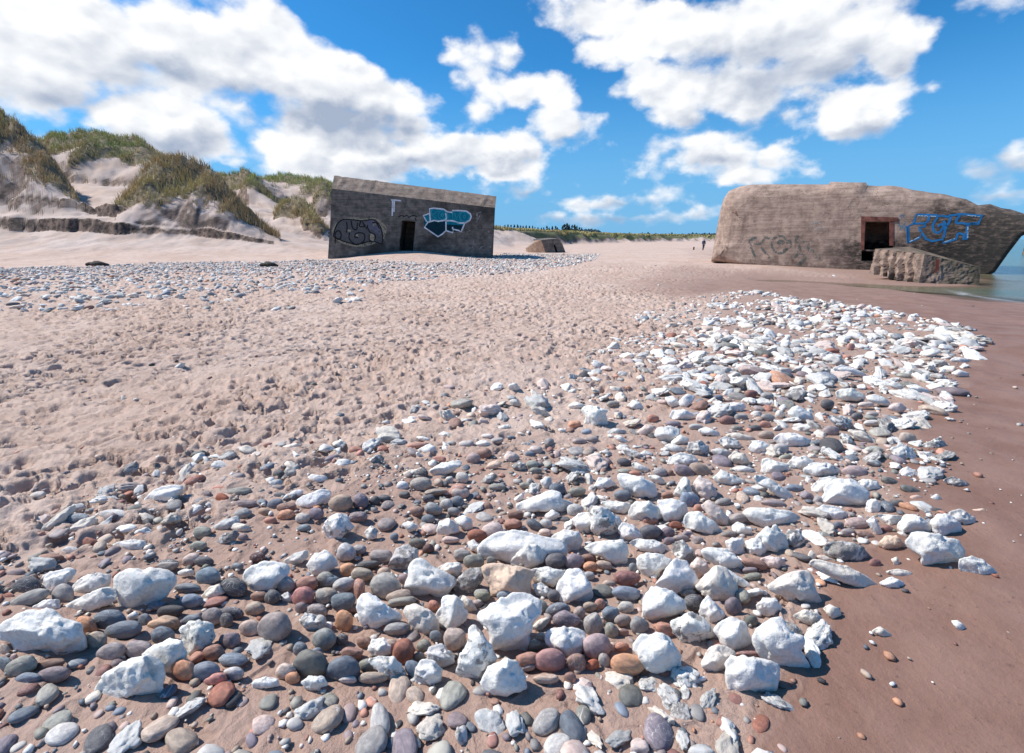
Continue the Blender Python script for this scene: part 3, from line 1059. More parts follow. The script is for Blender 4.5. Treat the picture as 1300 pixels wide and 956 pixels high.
P_TEAL = paint_mat('teal_paint', (0.004, 0.185, 0.265), 0.0)
P_TEALD = paint_mat('dark_teal_paint', (0.003, 0.030, 0.048), 0.0)
P_PALE = paint_mat('pale_paint', (0.62, 0.68, 0.74), 0.1)
P_BLACK = paint_mat('black_paint', (0.015, 0.015, 0.018), 0.1)
P_GREY = paint_mat('grey_paint', (0.10, 0.105, 0.11), 0.3)
P_MAUVE = paint_mat('mauve_paint', (0.125, 0.125, 0.165), 0.25)
P_CREAM = paint_mat('cream_paint', (0.36, 0.33, 0.24), 0.4)
P_BLUE = paint_mat('blue_paint', (0.018, 0.14, 0.34), 0.05)
P_LBLUE = paint_mat('pale_blue_paint', (0.33, 0.46, 0.58), 0.35)
P_FADE = paint_mat('faded_green_paint', (0.13, 0.14, 0.122), 0.45)
P_WHITE = paint_mat('white_paint', (0.40, 0.385, 0.36), 0.5)
M_DARK = flat_mat('dark_interior', (0.03, 0.028, 0.026), 0.95)


def subdiv_poly(pts, step):
    out = []
    for k in range(len(pts)):
        a, b = np.array(pts[k], float), np.array(pts[(k + 1) % len(pts)], float)
        n = max(1, int(np.linalg.norm(b - a) / step))
        for j in range(n):
            out.append(tuple(a + (b - a) * j / n))
    return out


def left_bunker():
    base = ground_at(418, 327.5)
    F = Face((base[0], 36.2, 0.0), (0.10, -1.0, 0.02))
    root = empty('concrete_bunker', F.p, F.m)
    tag(root, 'tilted grey concrete bunker with a dark doorway and teal graffiti, half sunk in sand', 'bunker', 'wartime bunkers on the beach')
    mat = concrete_mat('grey_concrete', (0.215, 0.195, 0.170), (0.082, 0.078, 0.071), 0.85, 0.20)
    mat_top = concrete_mat('sunlit_concrete', (0.36, 0.275, 0.215), (0.20, 0.148, 0.116), 0.15, 0.20)  # paler cornice copy of the wall concrete, sunlight put into its colour
    TL, TR = F.px(421.4, 239.5), F.px(628.6, 264.0)
    BL, BR = F.px(415.3, 336), F.px(625.0, 345)
    D, C = 9.0, 1.05
    # sloped cornice: the band above the wall leans back into the roof; its top edge is met at depth C
    tl, tr = F.px(424.3, 222.8, C), F.px(630.2, 249.2, C)
    bm = bmesh.new()
    f = [bm.verts.new(p) for p in ((BL[0], 0, BL[1]), (BR[0], 0, BR[1]), (TR[0], 0, TR[1]), (TL[0], 0, TL[1]))]
    k = [bm.verts.new((x, D, z)) for x, z in ((BL[0], BL[1] + .3), (BR[0], BR[1] + .3), (TR[0], TR[1] + .3), (TL[0], TL[1] + .3))]
    for a, b in ((0, 1), (1, 2), (2, 3), (3, 0)):
        bm.faces.new((f[a], f[b], k[b], k[a]))
    bm.faces.new(f)
    bm.faces.new(list(reversed(k)))
    bmesh.ops.recalc_face_normals(bm, faces=bm.faces[:])
    bmesh.ops.bevel(bm, geom=[e for e in bm.edges if abs(e.verts[0].co.z - e.verts[1].co.z) > 2], offset=0.09, segments=2, affect='EDGES')
    wall = link('wall', bm_mesh(bm, 'wall'), mat, root)
    # doorway
    d = [F.px(510.2, 279.5), F.px(527.6, 281.2), F.px(523.8, 326), F.px(505.6, 325)]
    cutter = prism_obj(d, -0.6, 3.2, root)
    cut(wall, [cutter])
    lining = []
    # roof cornice as a part of its own: lit by the sun, with sunlight also put into its paler colour
    bm = bmesh.new()
    e = 0.004
    P = [(TL[0], 0, TL[1] + e), (TR[0], 0, TR[1] + e), (tr[0], C, tr[1]), (tl[0], C, tl[1])]
    Q = [(TL[0], D, TL[1] + .3 + e), (TR[0], D, TR[1] + .3 + e), (tr[0], D - C, tr[1] + .25), (tl[0], D - C, tl[1] + .25)]
    # chipped edge: the cornice is cut into lengths and jittered
    n = 40
    rows = []
    r0 = np.random.default_rng(3)
    for j in range(n + 1):
        s = j / n
        A = np.array(P[0]) * (1 - s) + np.array(P[1]) * s
        B = np.array(P[3]) * (1 - s) + np.array(P[2]) * s
        Cc = np.array(Q[3]) * (1 - s) + np.array(Q[2]) * s
        Dd = np.array(Q[0]) * (1 - s) + np.array(Q[1]) * s
        jit = 0 if j in (0, n) else r0.normal(0, 0.022)
        rows.append([bm.verts.new(x) for x in (A, A * .45 + B * .55 + np.array((0, -0.03 + jit, 0.02)), B + np.array((0, jit, jit * 0.7)), Cc, Dd)])
    for a, b in zip(rows[:-1], rows[1:]):
        for i in range(5):
            bm.faces.new((a[i], a[(i + 1) % 5], b[(i + 1) % 5], b[i]))
    bm.faces.new(rows[0])
    bm.faces.new(list(reversed(rows[-1])))
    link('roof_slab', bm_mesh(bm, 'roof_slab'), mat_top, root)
    # reddish foot below, left
    # --- graffiti: teal piece right of the doorway (photo crop 520,240 at 9.56x)
    T = Paint(F, (520, 240, 9.558), root)
    outline = [(168, 322), (245, 295), (242, 240), (290, 232), (415, 245), (455, 275), (520, 285), (515, 262), (620, 262), (690, 268), (735, 300), (748, 335), (730, 380), (668, 415), (655, 450), (625, 520),
               (600, 505), (530, 488), (525, 530), (440, 505), (400, 545), (345, 578), (180, 465), (222, 405), (200, 385)]
    g = T.fill([outline], 'graffiti', P_TEAL, 0.006)
    g['label'] = 'teal letters with a pale outline'
    low = [(222, 405), (300, 385), (345, 395), (438, 385), (440, 430), (655, 440), (625, 512), (600, 500), (530, 482), (522, 520), (440, 498), (400, 535), (345, 568), (190, 462)]
    T.fill([low], 'shadow_letters', P_TEALD, 0.010).parent = g
    st = T.strokes([(outline, True), ([(222, 405), (300, 380), (345, 392), (438, 378)], False), ([(440, 290), (445, 330), (440, 380), (442, 500)], False), ([(440, 385), (520, 385), (600, 412), (668, 412)], False),
                    ([(245, 295), (250, 385)], False), ([(525, 488), (520, 460)], False)], 'outline', P_PALE, 0.014, 0.105)
    st.parent = g
    inner = [(ell(398, 315, 52, 55), True), (ell(398, 315, 14, 16), True), (ell(665, 335, 58, 58), True), (ell(665, 335, 13, 16), True), ([(265, 258), (270, 375)], False), ([(350, 262), (275, 318), (335, 372)], False),
             ([(462, 290), (462, 372), (505, 372)], False), ([(522, 285), (522, 372)], False), ([(545, 285), (570, 372), (608, 285)], False), ([(545, 402), (600, 412)], False), ([(310, 375), (355, 380)], False)]
    T.strokes(inner, 'letter_strokes', paint_mat('light_teal_paint', (0.05, 0.33, 0.42), 0.0), 0.017, 0.042).parent = g
    # --- grey bubble letters left of the doorway (crop 410,215 at 7.967x)
    T = Paint(F, (410, 215, 7.967), root)
    body = smooth_line([(110, 660), (140, 560), (200, 510), (300, 510), (380, 520), (440, 515), (510, 510), (570, 560), (600, 650), (598, 750), (540, 735), (470, 730), (410, 745), (340, 762), (270, 745), (200, 725), (160, 705), (120, 690)], 3, True)
    back = smooth_line([(95, 600), (150, 530), (250, 490), (340, 485), (400, 500), (520, 488), (580, 520), (640, 585), (640, 640), (600, 720), (500, 760), (380, 785), (260, 770), (150, 725), (95, 660)], 3, True)
    g = T.fill([back], 'graffiti', P_CREAM, 0.005)
    g['label'] = 'grey bubble letters outlined in black'
    T.fill([body], 'letter_fill', P_GREY, 0.009).parent = g
    T.fill([smooth_line([(440, 530), (510, 515), (565, 560), (590, 640), (560, 660), (500, 610), (450, 600)], 3, True)], 'mauve_fill', P_MAUVE, 0.012).parent = g
    T.fill([ell(495, 690, 26, 42), ell(265, 620, 18, 14), ell(345, 672, 16, 16), ell(520, 562, 16, 14)], 'letter_gaps', P_CREAM, 0.015).parent = g
    lines = [(body, True), (ell(155, 665, 30, 45), True), (smooth_line([(240, 530), (245, 600), (235, 640)], 4), False), (smooth_line([(285, 520), (300, 590), (340, 610), (350, 540)], 4), False),
             (smooth_line([(385, 520), (370, 575), (420, 575), (400, 530)], 4), False), (smooth_line([(270, 640), (265, 700), (330, 760), (410, 730), (420, 660), (370, 640), (330, 655), (325, 685), (355, 690)], 4), False),
             (smooth_line([(450, 580), (470, 630), (495, 645), (530, 670), (520, 720)], 4), False), (smooth_line([(470, 660), (470, 710), (500, 735)], 4), False), (smooth_line([(500, 540), (540, 540), (570, 600)], 4), False),
             ([(125, 690), (125, 750)], False), ([(420, 560), (440, 600), (455, 560)], False)]
    T.strokes(lines, 'outline', P_BLACK, 0.018, 0.085).parent = g
    # tags and stains
    T.strokes([([(690, 310), (735, 312), (790, 318)], False), ([(705, 315), (700, 470)], False), ([(722, 315), (718, 430)], False)], 'graffiti', P_PALE, 0.006, 0.10)['label'] = 'pale dripping strokes'
    T.strokes([(smooth_line([(760, 480), (800, 465), (820, 480), (850, 462), (870, 485), (910, 465), (950, 480)], 3), False), ([(930, 490), (945, 520)], False)], 'graffiti', P_BLACK, 0.007, 0.07)['label'] = 'thin black scrawl above the doorway'
    T = Paint(F, (520, 240, 9.558), root)
    T.strokes([([(790, 280), (870, 285), (850, 330), (800, 400)], False), ([(820, 290), (815, 395)], False)], 'graffiti', P_WHITE, 0.006, 0.10)['label'] = 'worn white mark'
    T.strokes([([(960, 500), (965, 600)], False), ([(700, 690), (730, 720), (760, 700), (800, 750), (840, 745), (870, 700), (960, 670)], False), ([(720, 700), (715, 740)], False), ([(770, 620), (780, 680)], False),
               ([(680, 480), (740, 510), (690, 520)], False), ([(985, 690), (960, 760)], False)], 'graffiti', P_WHITE, 0.008, 0.07)['label'] = 'scratched pale scrawl'
    return root


def right_bunker():
    pL = ground_at(905, 335)
    pR = ground_at(1262, 345.5)
    dx, dy = pR[0] - pL[0], pR[1] - pL[1]
    F = Face((pL[0], pL[1], 0.0), (dy, -dx, 0.0))
    root = empty('concrete_bunker', F.p, F.m)
    tag(root, 'large pinkish brown concrete bunker with blue outlined letters, tipped into the sea', 'bunker', 'wartime bunkers on the beach')
    W = math.hypot(dx, dy)
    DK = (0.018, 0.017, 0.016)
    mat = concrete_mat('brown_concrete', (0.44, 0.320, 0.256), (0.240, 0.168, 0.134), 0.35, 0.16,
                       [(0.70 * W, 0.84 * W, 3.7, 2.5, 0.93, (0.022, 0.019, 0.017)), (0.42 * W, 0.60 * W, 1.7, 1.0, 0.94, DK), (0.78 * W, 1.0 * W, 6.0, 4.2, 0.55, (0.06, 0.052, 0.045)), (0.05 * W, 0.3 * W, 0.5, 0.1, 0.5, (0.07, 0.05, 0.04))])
    # outline of the broad side, (column, row, rounding)
    O = [(901.5, 333.6, 1.6), (903, 322, 1.7), (905, 310, 1.8), (908.5, 290, 1.8), (912.5, 268, 1.8), (917.5, 250, 1.8), (925, 239.5, 1.6), (934, 234, 1.3), (950, 232.4, 1.0), (980, 232.2, .8), (1015, 232.3, .8), (1051, 232.4, .8), (1053, 229.2, .7),
         (1075, 229.8, .7), (1099, 230.2, .7), (1101, 233.6, .8), (1130, 235.5, .8), (1160, 238.8, .8), (1185, 242.5, .8), (1215, 248.5, .8), (1245, 257, .7), (1275, 263, .7), (1300, 269, .6), (1338, 281, .4),
         (1322, 288, .2), (1298, 300, .2), (1281, 322, .2), (1264, 346, .2), (1240, 358, .2), (1150, 357, .2), (1060, 348.5, .2), (1045, 343.9, .2), (985, 340.6, .2), (940, 336.3, .2)]
    # the rounded end curves away from the eye: allow for it
    O = [(u - 4.0 * r if u < 930 else u, v, r) for u, v, r in O]
    pts = [F.px(u, v) for u, v, r in O]
    cx = sum(p[0] for p in pts) / len(pts)
    rad = [r for u, v, r in O]
    # finer outline
    fp, fr = [], []
    n = len(pts)
    for k in range(n):
        a, b = np.array(pts[k]), np.array(pts[(k + 1) % n])
        m = max(1, int(np.linalg.norm(b - a) / 0.35))
        for j in range(m):
            fp.append(a + (b - a) * j / m)
            fr.append(rad[k] + (rad[(k + 1) % n] - rad[k]) * j / m)
    fp = np.array(fp)
    fr = np.array(fr)
    n = len(fp)
    # inward normal of each outline point, smoothed
    tn = np.roll(fp, -3, 0) - np.roll(fp, 3, 0)
    nrm = np.stack([-tn[:, 1], tn[:, 0]], 1)
    nrm /= np.maximum(np.linalg.norm(nrm, axis=1)[:, None], 1e-6)
    cen = np.array([fp[:, 0].mean(), fp[:, 1].mean()])
    if ((cen - fp) * nrm).sum() < 0:
        nrm = -nrm
    D = 9.5
    rings = []
    r0 = np.random.default_rng(11)
    chip = np.zeros(n)
    dark_end = fp[:, 0] > 0.60 * W
    top = nrm[:, 1] < -0.3
    chip[dark_end & top] = r0.normal(0, 0.06, (dark_end & top).sum())
    K = 6
    back = 1 + 0.0 * fr
    for k in range(K + 1):
        a = k / K * math.pi / 2
        q = fp + nrm * (fr * (1 - math.sin(a)))[:, None]
        q[:, 1] += chip * 0.8
        rings.append([(x, r * (1 - math.cos(a)), z) for (x, z), r in zip(q, fr)])
    for k in range(K + 1):
        a = (1 - k / K) * math.pi / 2
        q = fp + nrm * (fr * (1 - math.sin(a)))[:, None]
        rings.append([(x, D - r * (1 - math.cos(a)), z) for (x, z), r in zip(q, fr)])
    bm = loft(rings)
    wall = link('wall', bm_mesh(bm, 'wall'), mat, root)
    # embrasure
    hole = [F.px(1098.5, 281.0), F.px(1134, 281.0), F.px(1134, 318.2), F.px(1095.5, 316.8)]
    low = [F.px(1093.5, 318.8), F.px(1108.5, 319.2), F.px(1108, 331.8), F.px(1093.5, 331.3)]
    step = [F.px(1093.3, 274.6), F.px(1139.8, 276.0), F.px(1139.8, 322), F.px(1093.3, 321)]
    c1 = prism_obj(hole, -1, 3.0, root)
    c2 = prism_obj(low, -1, 2.0, root)
    cut(wall, [c1, c2])
    for p in wall.data.polygons:
        p.use_smooth = abs(p.normal.y) < 0.999
    # rusty steel frame round the embrasure
    rust = flat_mat('rusty_steel', (0.135, 0.050, 0.038), 0.85, 0.5, 4)
    x0, z0 = F.px(1093.3, 281.0)
    x1, z1 = F.px(1139.8, 276.0)
    bm = bmesh.new()

    def slab(quad, ya, yb):
        a = [bm.verts.new((x, ya, z)) for x, z in quad]
        b = [bm.verts.new((x, yb, z)) for x, z in quad]
        for i in range(4):
            bm.faces.new((a[i], a[(i + 1) % 4], b[(i + 1) % 4], b[i]))
        bm.faces.new(a)
        bm.faces.new(list(reversed(b)))
    slab([F.px(1093.3, 274.6), F.px(1139.8, 276.0), F.px(1139.8, 281.2), F.px(1093.3, 280.9)], -0.05, 0.25)
    slab([F.px(1093.3, 280.95), F.px(1098.4, 281.0), F.px(1097.0, 317.0), F.px(1093.0, 317.0)], -0.045, 0.25)
    slab([F.px(1129.0, 281.25), F.px(1134.5, 281.25), F.px(1134.5, 312), F.px(1129.0, 312)], -0.03, 0.25)
    link('embrasure_frame', bm_mesh(bm, 'embrasure_frame'), rust, root)
    # --- blue outlined letters (crop 1140,230 at 5.975x)
    T = Paint(F, (1140, 230, 5.975), root)
    outl = [(70, 345), (118, 322), (140, 252), (300, 258), (296, 268), (330, 262), (380, 270), (392, 258), (425, 258), (470, 250), (490, 250), (640, 262), (608, 325), (560, 322), (525, 340), (520, 440), (498, 445), (500, 405),
            (470, 395), (455, 395), (440, 440), (340, 470), (345, 440), (262, 455), (215, 440), (180, 390), (165, 430), (76, 470)]
    g = T.strokes([(outl, True), ([(118, 322), (205, 320), (230, 300), (235, 265)], False), ([(205, 320), (200, 345), (160, 350), (175, 385)], False), ([(76, 345), (80, 470)], False),
                   (smooth_line([(300, 275), (265, 330), (275, 380), (310, 390), (345, 345), (330, 325), (300, 345)], 4), False), ([(345, 300), (365, 340), (345, 430)], False), ([(440, 320), (445, 290), (470, 260)], False),
                   ([(440, 320), (500, 318), (505, 325), (600, 318)], False), ([(400, 270), (385, 320), (365, 340)], False)], 'graffiti', P_BLUE, 0.008, 0.10)
    g['label'] = 'big angular letters outlined in blue'
    for hl in (([(150, 262), (290, 268)], False), ([(520, 258), (625, 270)], False), ([(85, 460), (160, 425)], False), ([(530, 345), (528, 430)], False), ([(350, 462), (430, 435)], False)):
        T.strokes([hl], 'highlight', P_LBLUE, 0.013, 0.05).parent = g
    T.fill([[(5, 262), (30, 250), (55, 262), (62, 310), (50, 400), (20, 400), (0, 330)]], 'graffiti', paint_mat('faded_blue_paint', (0.12, 0.22, 0.31), 0.55), 0.006)['label'] = 'faded blue patch beside the opening'
    # --- faded letters low on the left (crop 890,220 at 7.356x)
    T = Paint(F, (890, 220, 7.356), root)
    g = T.strokes([(smooth_line([(520, 600), (470, 610), (455, 650), (475, 710), (505, 780)], 4), False), (smooth_line([(490, 660), (560, 655), (600, 600), (640, 610)], 4), False), (ell(735, 665, 75, 80, 22), True), (ell(745, 645, 28, 14, 12), True),
                   (smooth_line([(900, 580), (890, 650), (990, 640), (1000, 720)], 4), False), (smooth_line([(870, 790), (910, 750), (960, 760), (970, 800), (920, 850)], 4), False), (smooth_line([(560, 690), (590, 730), (640, 790)], 4), False),
                   (smooth_line([(910, 650), (925, 720), (900, 740)], 4), False), ([(925, 820), (925, 860)], False), (smooth_line([(820, 620), (840, 680), (760, 720)], 4), False)], 'graffiti', P_FADE, 0.008, 0.13)
    g['label'] = 'faded grey green rounded letters'
    T.strokes([(smooth_line([(1000, 700), (1060, 740), (1060, 800), (1100, 800), (1100, 740)], 3), False), ([(500, 610), (470, 625)], False), ([(490, 740), (500, 790)], False)], 'green_strokes', paint_mat('sea_green_paint', (0.10, 0.20, 0.19), 0.6), 0.012, 0.12).parent = g
    T.strokes([(ell(1075, 490, 48, 34, 16), True), ([(1110, 495), (1150, 490)], False)], 'graffiti', P_WHITE, 0.008, 0.09)['label'] = 'small white ring'
    # gun slit shadow line and bolts left of the opening are chips in the concrete
    return root


def fallen_block():
    """broken slab leaning in the puddle before the big bunker"""
    def low(u, v, z=-0.12):
        return Vector(ground_at(u, v, z))
    A = Vector(pix_dir(1103.5, 347.0))  # left foot, propped on sand
    A = Vector((A.x, A.y, A.z)) * (19.2 / A.y) + Vector((0, 0, CAM_H))
    B = low(1166, 361.5)               # near foot
    Cc = low(1243, 362.5)              # right foot

    def above(foot, u, v):
        # point over the pixel (u,v) at the foot's forward distance
        d = pix_dir(u, v)
        s = foot.y / d[1]
        return Vector((d[0] * s, foot.y, CAM_H + d[2] * s))
    At = above(A + Vector((0, 0.5, 0)), 1111, 316)
    Bt = above(B + Vector((0, 0.35, 0)), 1174, 322.5)
    Ct = above(Cc + Vector((0, 0.3, 0)), 1245, 339.5)
    # back corners
    ex = (Cc - B).normalized()
    back = Vector((0.15, 1.0, 0)).normalized()
    Db = Cc + back * (A - B).length * 0.8
    Dt = above(Vector((0, 20.3, 0)), 1155, 313.2)
    Db = Vector((Dt.x, Dt.y, -0.2))
    cen = (A + B + Cc + Db) / 4
    root = empty('concrete_block', (B.x, B.y, 0))
    tag(root, 'broken concrete block with a ribbed end, in the puddle before the big bunker', 'concrete block')

    def grid(P00, P10, P11, P01, nu, nv, fn):
        out = []
        for j in range(nv + 1):
            t = j / nv
            row = []
            for i in range(nu + 1):
                s = i / nu
                p = P00 * (1 - s) * (1 - t) + P10 * s * (1 - t) + P11 * s * t + P01 * (1 - s) * t
                row.append(fn(p, s, t))
            out.append(row)
        return out
    bm = bmesh.new()
    rr = np.random.default_rng(5)
    ph = [rr.uniform(0, 6.28) for _ in range(9)]
    nl = (B - A).cross(Vector((0, 0, 1))).normalized()
    if nl.y > 0:
        nl = -nl
    nf = (Cc - B).cross(Vector((0, 0, 1))).normalized()
    if nf.y > 0:
        nf = -nf

    def rib(p, s, t):
        e = min(1, 8 * s, 8 * (1 - s))
        w = s * 6.0 + 0.10 * math.sin(7 * t + 3) + 0.35 * t
        r = abs(math.sin(math.pi * w)) ** 0.6
        jag = float(vnoise(np.array([[s * 26, t * 9, 1.5]]), 4)[0]) * 0.10 + float(vnoise(np.array([[s * 9, t * 3, 7.5]]), 6)[0]) * 0.10
        return p + nl * ((0.34 * ((w % 1.0) ** 0.5 * min(1, 6 * (1 - w % 1.0)) - 0.6) + jag * 1.1) * (1 - 0.75 * t * t)) * e

    def rough(p, s, t):
        e = min(1, 8 * s, 8 * (1 - s))
        d = float(vnoise(np.array([[s * 10, t * 6, 3.5]]), 9)[0]) * 0.03 + float(vnoise(np.array([[s * 30, t * 16, 3.5]]), 8)[0]) * 0.02
        return p + nf * d * e

    def top(p, s, t):
        e = min(1, 6 * s, 6 * (1 - s), 6 * t, 6 * (1 - t))
        return p + Vector((0, 0, float(vnoise(np.array([[s * 8, t * 8, 0.5]]), 2)[0]) * 0.05 * e))

    def keep(p, s, t):
        return p
    for (P, nu, nv, fn) in (((A, B, Bt, At), 72, 22, rib), ((B, Cc, Ct, Bt), 60, 22, rough), ((At, Bt, Ct, Dt), 24, 24, top), ((Cc, Db, Dt, Ct), 24, 14, keep), ((Db, A, At, Dt), 14, 10, keep)):
        g = grid(*P, nu, nv, fn)
        vv = [[bm.verts.new(q) for q in row] for row in g]
        for j in range(nv):
            for i in range(nu):
                bm.faces.new((vv[j][i], vv[j][i + 1], vv[j + 1][i + 1], vv[j + 1][i]))
    bmesh.ops.remove_doubles(bm, verts=bm.verts[:], dist=0.03)
    for v in bm.verts:
        v.co -= Vector((B.x, B.y, 0))
    mat = concrete_mat('weedy_concrete', (0.33, 0.232, 0.18), (0.150, 0.105, 0.082), 0.3, 0.9,
                       [(0.9, 2.0, 1.0, 0.3, 0.93, (0.022, 0.020, 0.015)), (0.2, 1.0, 2.0, 0.9, 0.5, (0.07, 0.068, 0.035)), (-6, -5, 0.20, -0.1, 0.7, (0.05, 0.045, 0.035))])
    link('block', bm_mesh(bm, 'block'), mat, root)
    # rusty streak on the near face
    bm = bmesh.new()
    n = nf
    pts = [(0.10, 0.92), (0.17, 0.95), (0.185, 0.62), (0.155, 0.42), (0.125, 0.45), (0.12, 0.7)]

    def onf(s, t):
        p = B * (1 - s) * (1 - t) + Cc * s * (1 - t) + Ct * s * t + Bt * (1 - s) * t
        return p + n * 0.075 - Vector((B.x, B.y, 0))
    f = bm.faces.new([bm.verts.new(onf(s + 0.08, t)) for s, t in pts])
    link('rust_stain', bm_mesh(bm, 'rust_stain'), paint_mat('rust_stain', (0.20, 0.055, 0.04), 0.35, 2.5), root)


def small_bunker():
    g0 = ground_at(693, 321)
    Y = g0[1]
    F = Face((g0[0], Y, 0.0), (0.16, -1.0, 0.0))
    root = empty('concrete_bunker', F.p, F.m)
    tag(root, 'small tilted concrete bunker far off, with an arched brown side and narrow slit', 'bunker', 'wartime bunkers on the beach')
    q = [F.px(*p) for p in ((687, 304.7), (700, 303.4), (708.2, 302.8), (714, 309.5), (719.5, 324.5), (706, 323.2), (693.5, 322.8))]
    D = 4.5
    side = [F.px(*p, ) for p in ((669.3, 314.5), (671.5, 322.5))]
    mat = concrete_mat('shaded_front_concrete', (0.235, 0.205, 0.175), (0.110, 0.100, 0.088), 0.4, 0.25)
    matb = concrete_mat('sunlit_brown_concrete', (0.40, 0.285, 0.215), (0.24, 0.165, 0.125), 0.2, 0.25)  # brown flank paler, front darker: sun and shade put into the two colours
    bm = loft([[(x, 0, z) for x, z in q], [(x, D, z + 0.1) for x, z in q]])
    w = link('wall', bm_mesh(bm, 'wall'), mat, root)
    slit = [F.px(*p) for p in ((702.6, 311.0), (704.8, 310.6), (709.4, 323.5), (706.6, 323.5))]
    c = prism_obj(slit, -0.5, 1.4, root)
    cut(w, [c])
    # curved flank running back to the left
    arc = [(687, 304.9), (680, 307.0), (674, 310.6), (669.3, 314.6), (671.3, 322.5), (681, 322.6), (693.3, 322.6)]
    A = [F.px(u, v) for u, v in arc]
    dep = [0.02, 0.9, 1.7, 2.3, 2.2, 1.1, 0.02]
    r1 = [(x, d, z) for (x, z), d in zip([F.px(u, v, d) for (u, v), d in zip(arc, dep)], dep)]
    r2 = [(x + 0.4, d + 3.2, z - 0.1) for x, d, z in r1]
    r2[0] = (r1[0][0] + 0.1, 4.2, r1[0][2])
    r2[-1] = (r1[-1][0] + 0.1, 4.2, r1[-1][2])
    bm = loft([r1, r2])
    link('flank', bm_mesh(bm, 'flank'), matb, root)


left_bunker()
right_bunker()
fallen_block()
small_bunker()


def rock_block_in_water():
    g = ground_at(1300, 323, WATER_Z)
    v, f = ICO[4]
    p = v * np.array([2.6, 2.0, 1.25])
    for k in range(9):
        nn = np.random.default_rng(40 + k).normal(size=3)
        nn /= np.linalg.norm(nn)
        h = 0.72 * np.abs(nn * np.array([2.6, 2.0, 1.25])).sum() * 0.62
        d = p @ nn - h
        p = p - np.where(d > 0, d, 0)[:, None] * nn
    p = p + v * (0.06 * fbm(v * 5, 4, 3))[:, None]
    o = link('concrete_block', mesh_np('concrete_block', p, f), concrete_mat('brown_block', (0.27, 0.19, 0.14), (0.12, 0.085, 0.065), 0.4, 0.4))
    o.location = (g[0] + 1.9, g[1], WATER_Z - 0.15)
    tag(o, 'brown concrete block standing in the sea beyond the nose of the big bunker', 'concrete block')


rock_block_in_water()


# ------------------------------------------------------------------ walker, post, driftwood
def person():
    g = ground_at(892.7, 317.8)
    zz = float(terrain(np.array([g[0]]), np.array([g[1]]))[0][0])
    root = empty('person', (g[0], g[1], zz))
    tag(root, 'person in dark blue clothes far off on the beach left of the big bunker', 'person')
    H = 1.62
    verts = [(0, 0, .93), (0, 0, 1.15), (0, 0, 1.36), (0, 0, 1.50), (0, -.01, 1.60), (0, -.01, 1.70),
             (-.19, 0, 1.40), (-.25, .03, 1.13), (-.22, -.06, .90), (.19, 0, 1.40), (.25, -.03, 1.13), (.22, -.10, .90),
             (-.10, 0, .88), (-.11, -.10, .48), (-.11, .03, .08), (-.11, -.12, .03), (.10, 0, .88), (.10, .08, .48), (.09, .20, .09), (.09, .08, .03)]
    edges = [(0, 1), (1, 2), (2, 3), (3, 4), (4, 5), (2, 6), (6, 7), (7, 8), (2, 9), (9, 10), (10, 11), (0, 12), (12, 13), (13, 14), (14, 15), (0, 16), (16, 17), (17, 18), (18, 19)]
    rad = [.16, .15, .17, .065, .095, .10, .075, .05, .038, .075, .05, .038, .10, .07, .045, .04, .10, .07, .045, .04]
    s = H / 1.78
    me = bpy.data.meshes.new('body')
    me.from_pydata([(x * s, y * s, z * s) for x, y, z in verts], edges, [])
    o = link('body', me, None, root)
    sk = o.modifiers.new('skin', 'SKIN')
    for k, r in enumerate(rad):
        me.skin_vertices[0].data[k].radius = (r * s, r * s)
    me.skin_vertices[0].data[0].use_root = True
    o.modifiers.new('sub', 'SUBSURF').levels = 1
    dg = bpy.context.evaluated_depsgraph_get()
    m2 = bpy.data.meshes.new_from_object(o.evaluated_get(dg))
    o.modifiers.clear()
    o.data = m2
    m2.materials.clear()
    for nm, c in (('trousers_cloth', (0.03, 0.038, 0.055)), ('jacket_cloth', (0.05, 0.075, 0.125)), ('skin', (0.42, 0.27, 0.20)), ('hair', (0.06, 0.045, 0.035))):
        m2.materials.append(flat_mat(nm, c, 0.8))
    for p in m2.polygons:
        z = p.center.z / s
        x = abs(p.center.x / s)
        p.material_index = 0 if z < .92 and x < .17 else (1 if z < 1.48 and not (z < .95) else (3 if z > 1.68 or p.center.y > .03 else 2))
        p.use_smooth = True


person()


def lump_along(pts, rads, seed, sub=10, amp=0.25):
    """gnarled log"""
    P = smooth_line(pts, 4)
    P = [np.array(q) for q in P]
    n = len(P)
    rr = np.interp(np.linspace(0, 1, n), np.linspace(0, 1, len(rads)), rads)
    V, Fc = [], []
    for k in range(n):
        d = P[min(k + 1, n - 1)] - P[max(k - 1, 0)]
        d /= np.linalg.norm(d)
        a = np.cross(d, (0, 0, 1.0))
        a /= np.linalg.norm(a)
        b = np.cross(a, d)
        for j in range(sub):
            t = 2 * math.pi * j / sub
            q = P[k] + (a * math.cos(t) + b * math.sin(t) * 0.7) * rr[k]
            q = q + (a * math.cos(t) + b * math.sin(t)) * rr[k] * amp * float(vnoise(np.array([q * 9]), seed)[0])
            V.append(q)
    for k in range(n - 1):
        for j in range(sub):
            Fc.append((k * sub + j, k * sub + (j + 1) % sub, (k + 1) * sub + (j + 1) % sub, (k + 1) * sub + j))
    me = bpy.data.meshes.new('log')
    me.from_pydata(V, [], Fc + [tuple(range(sub)), tuple(range((n - 1) * sub, n * sub))])
    for p in me.polygons:
        p.use_smooth = True
    return me


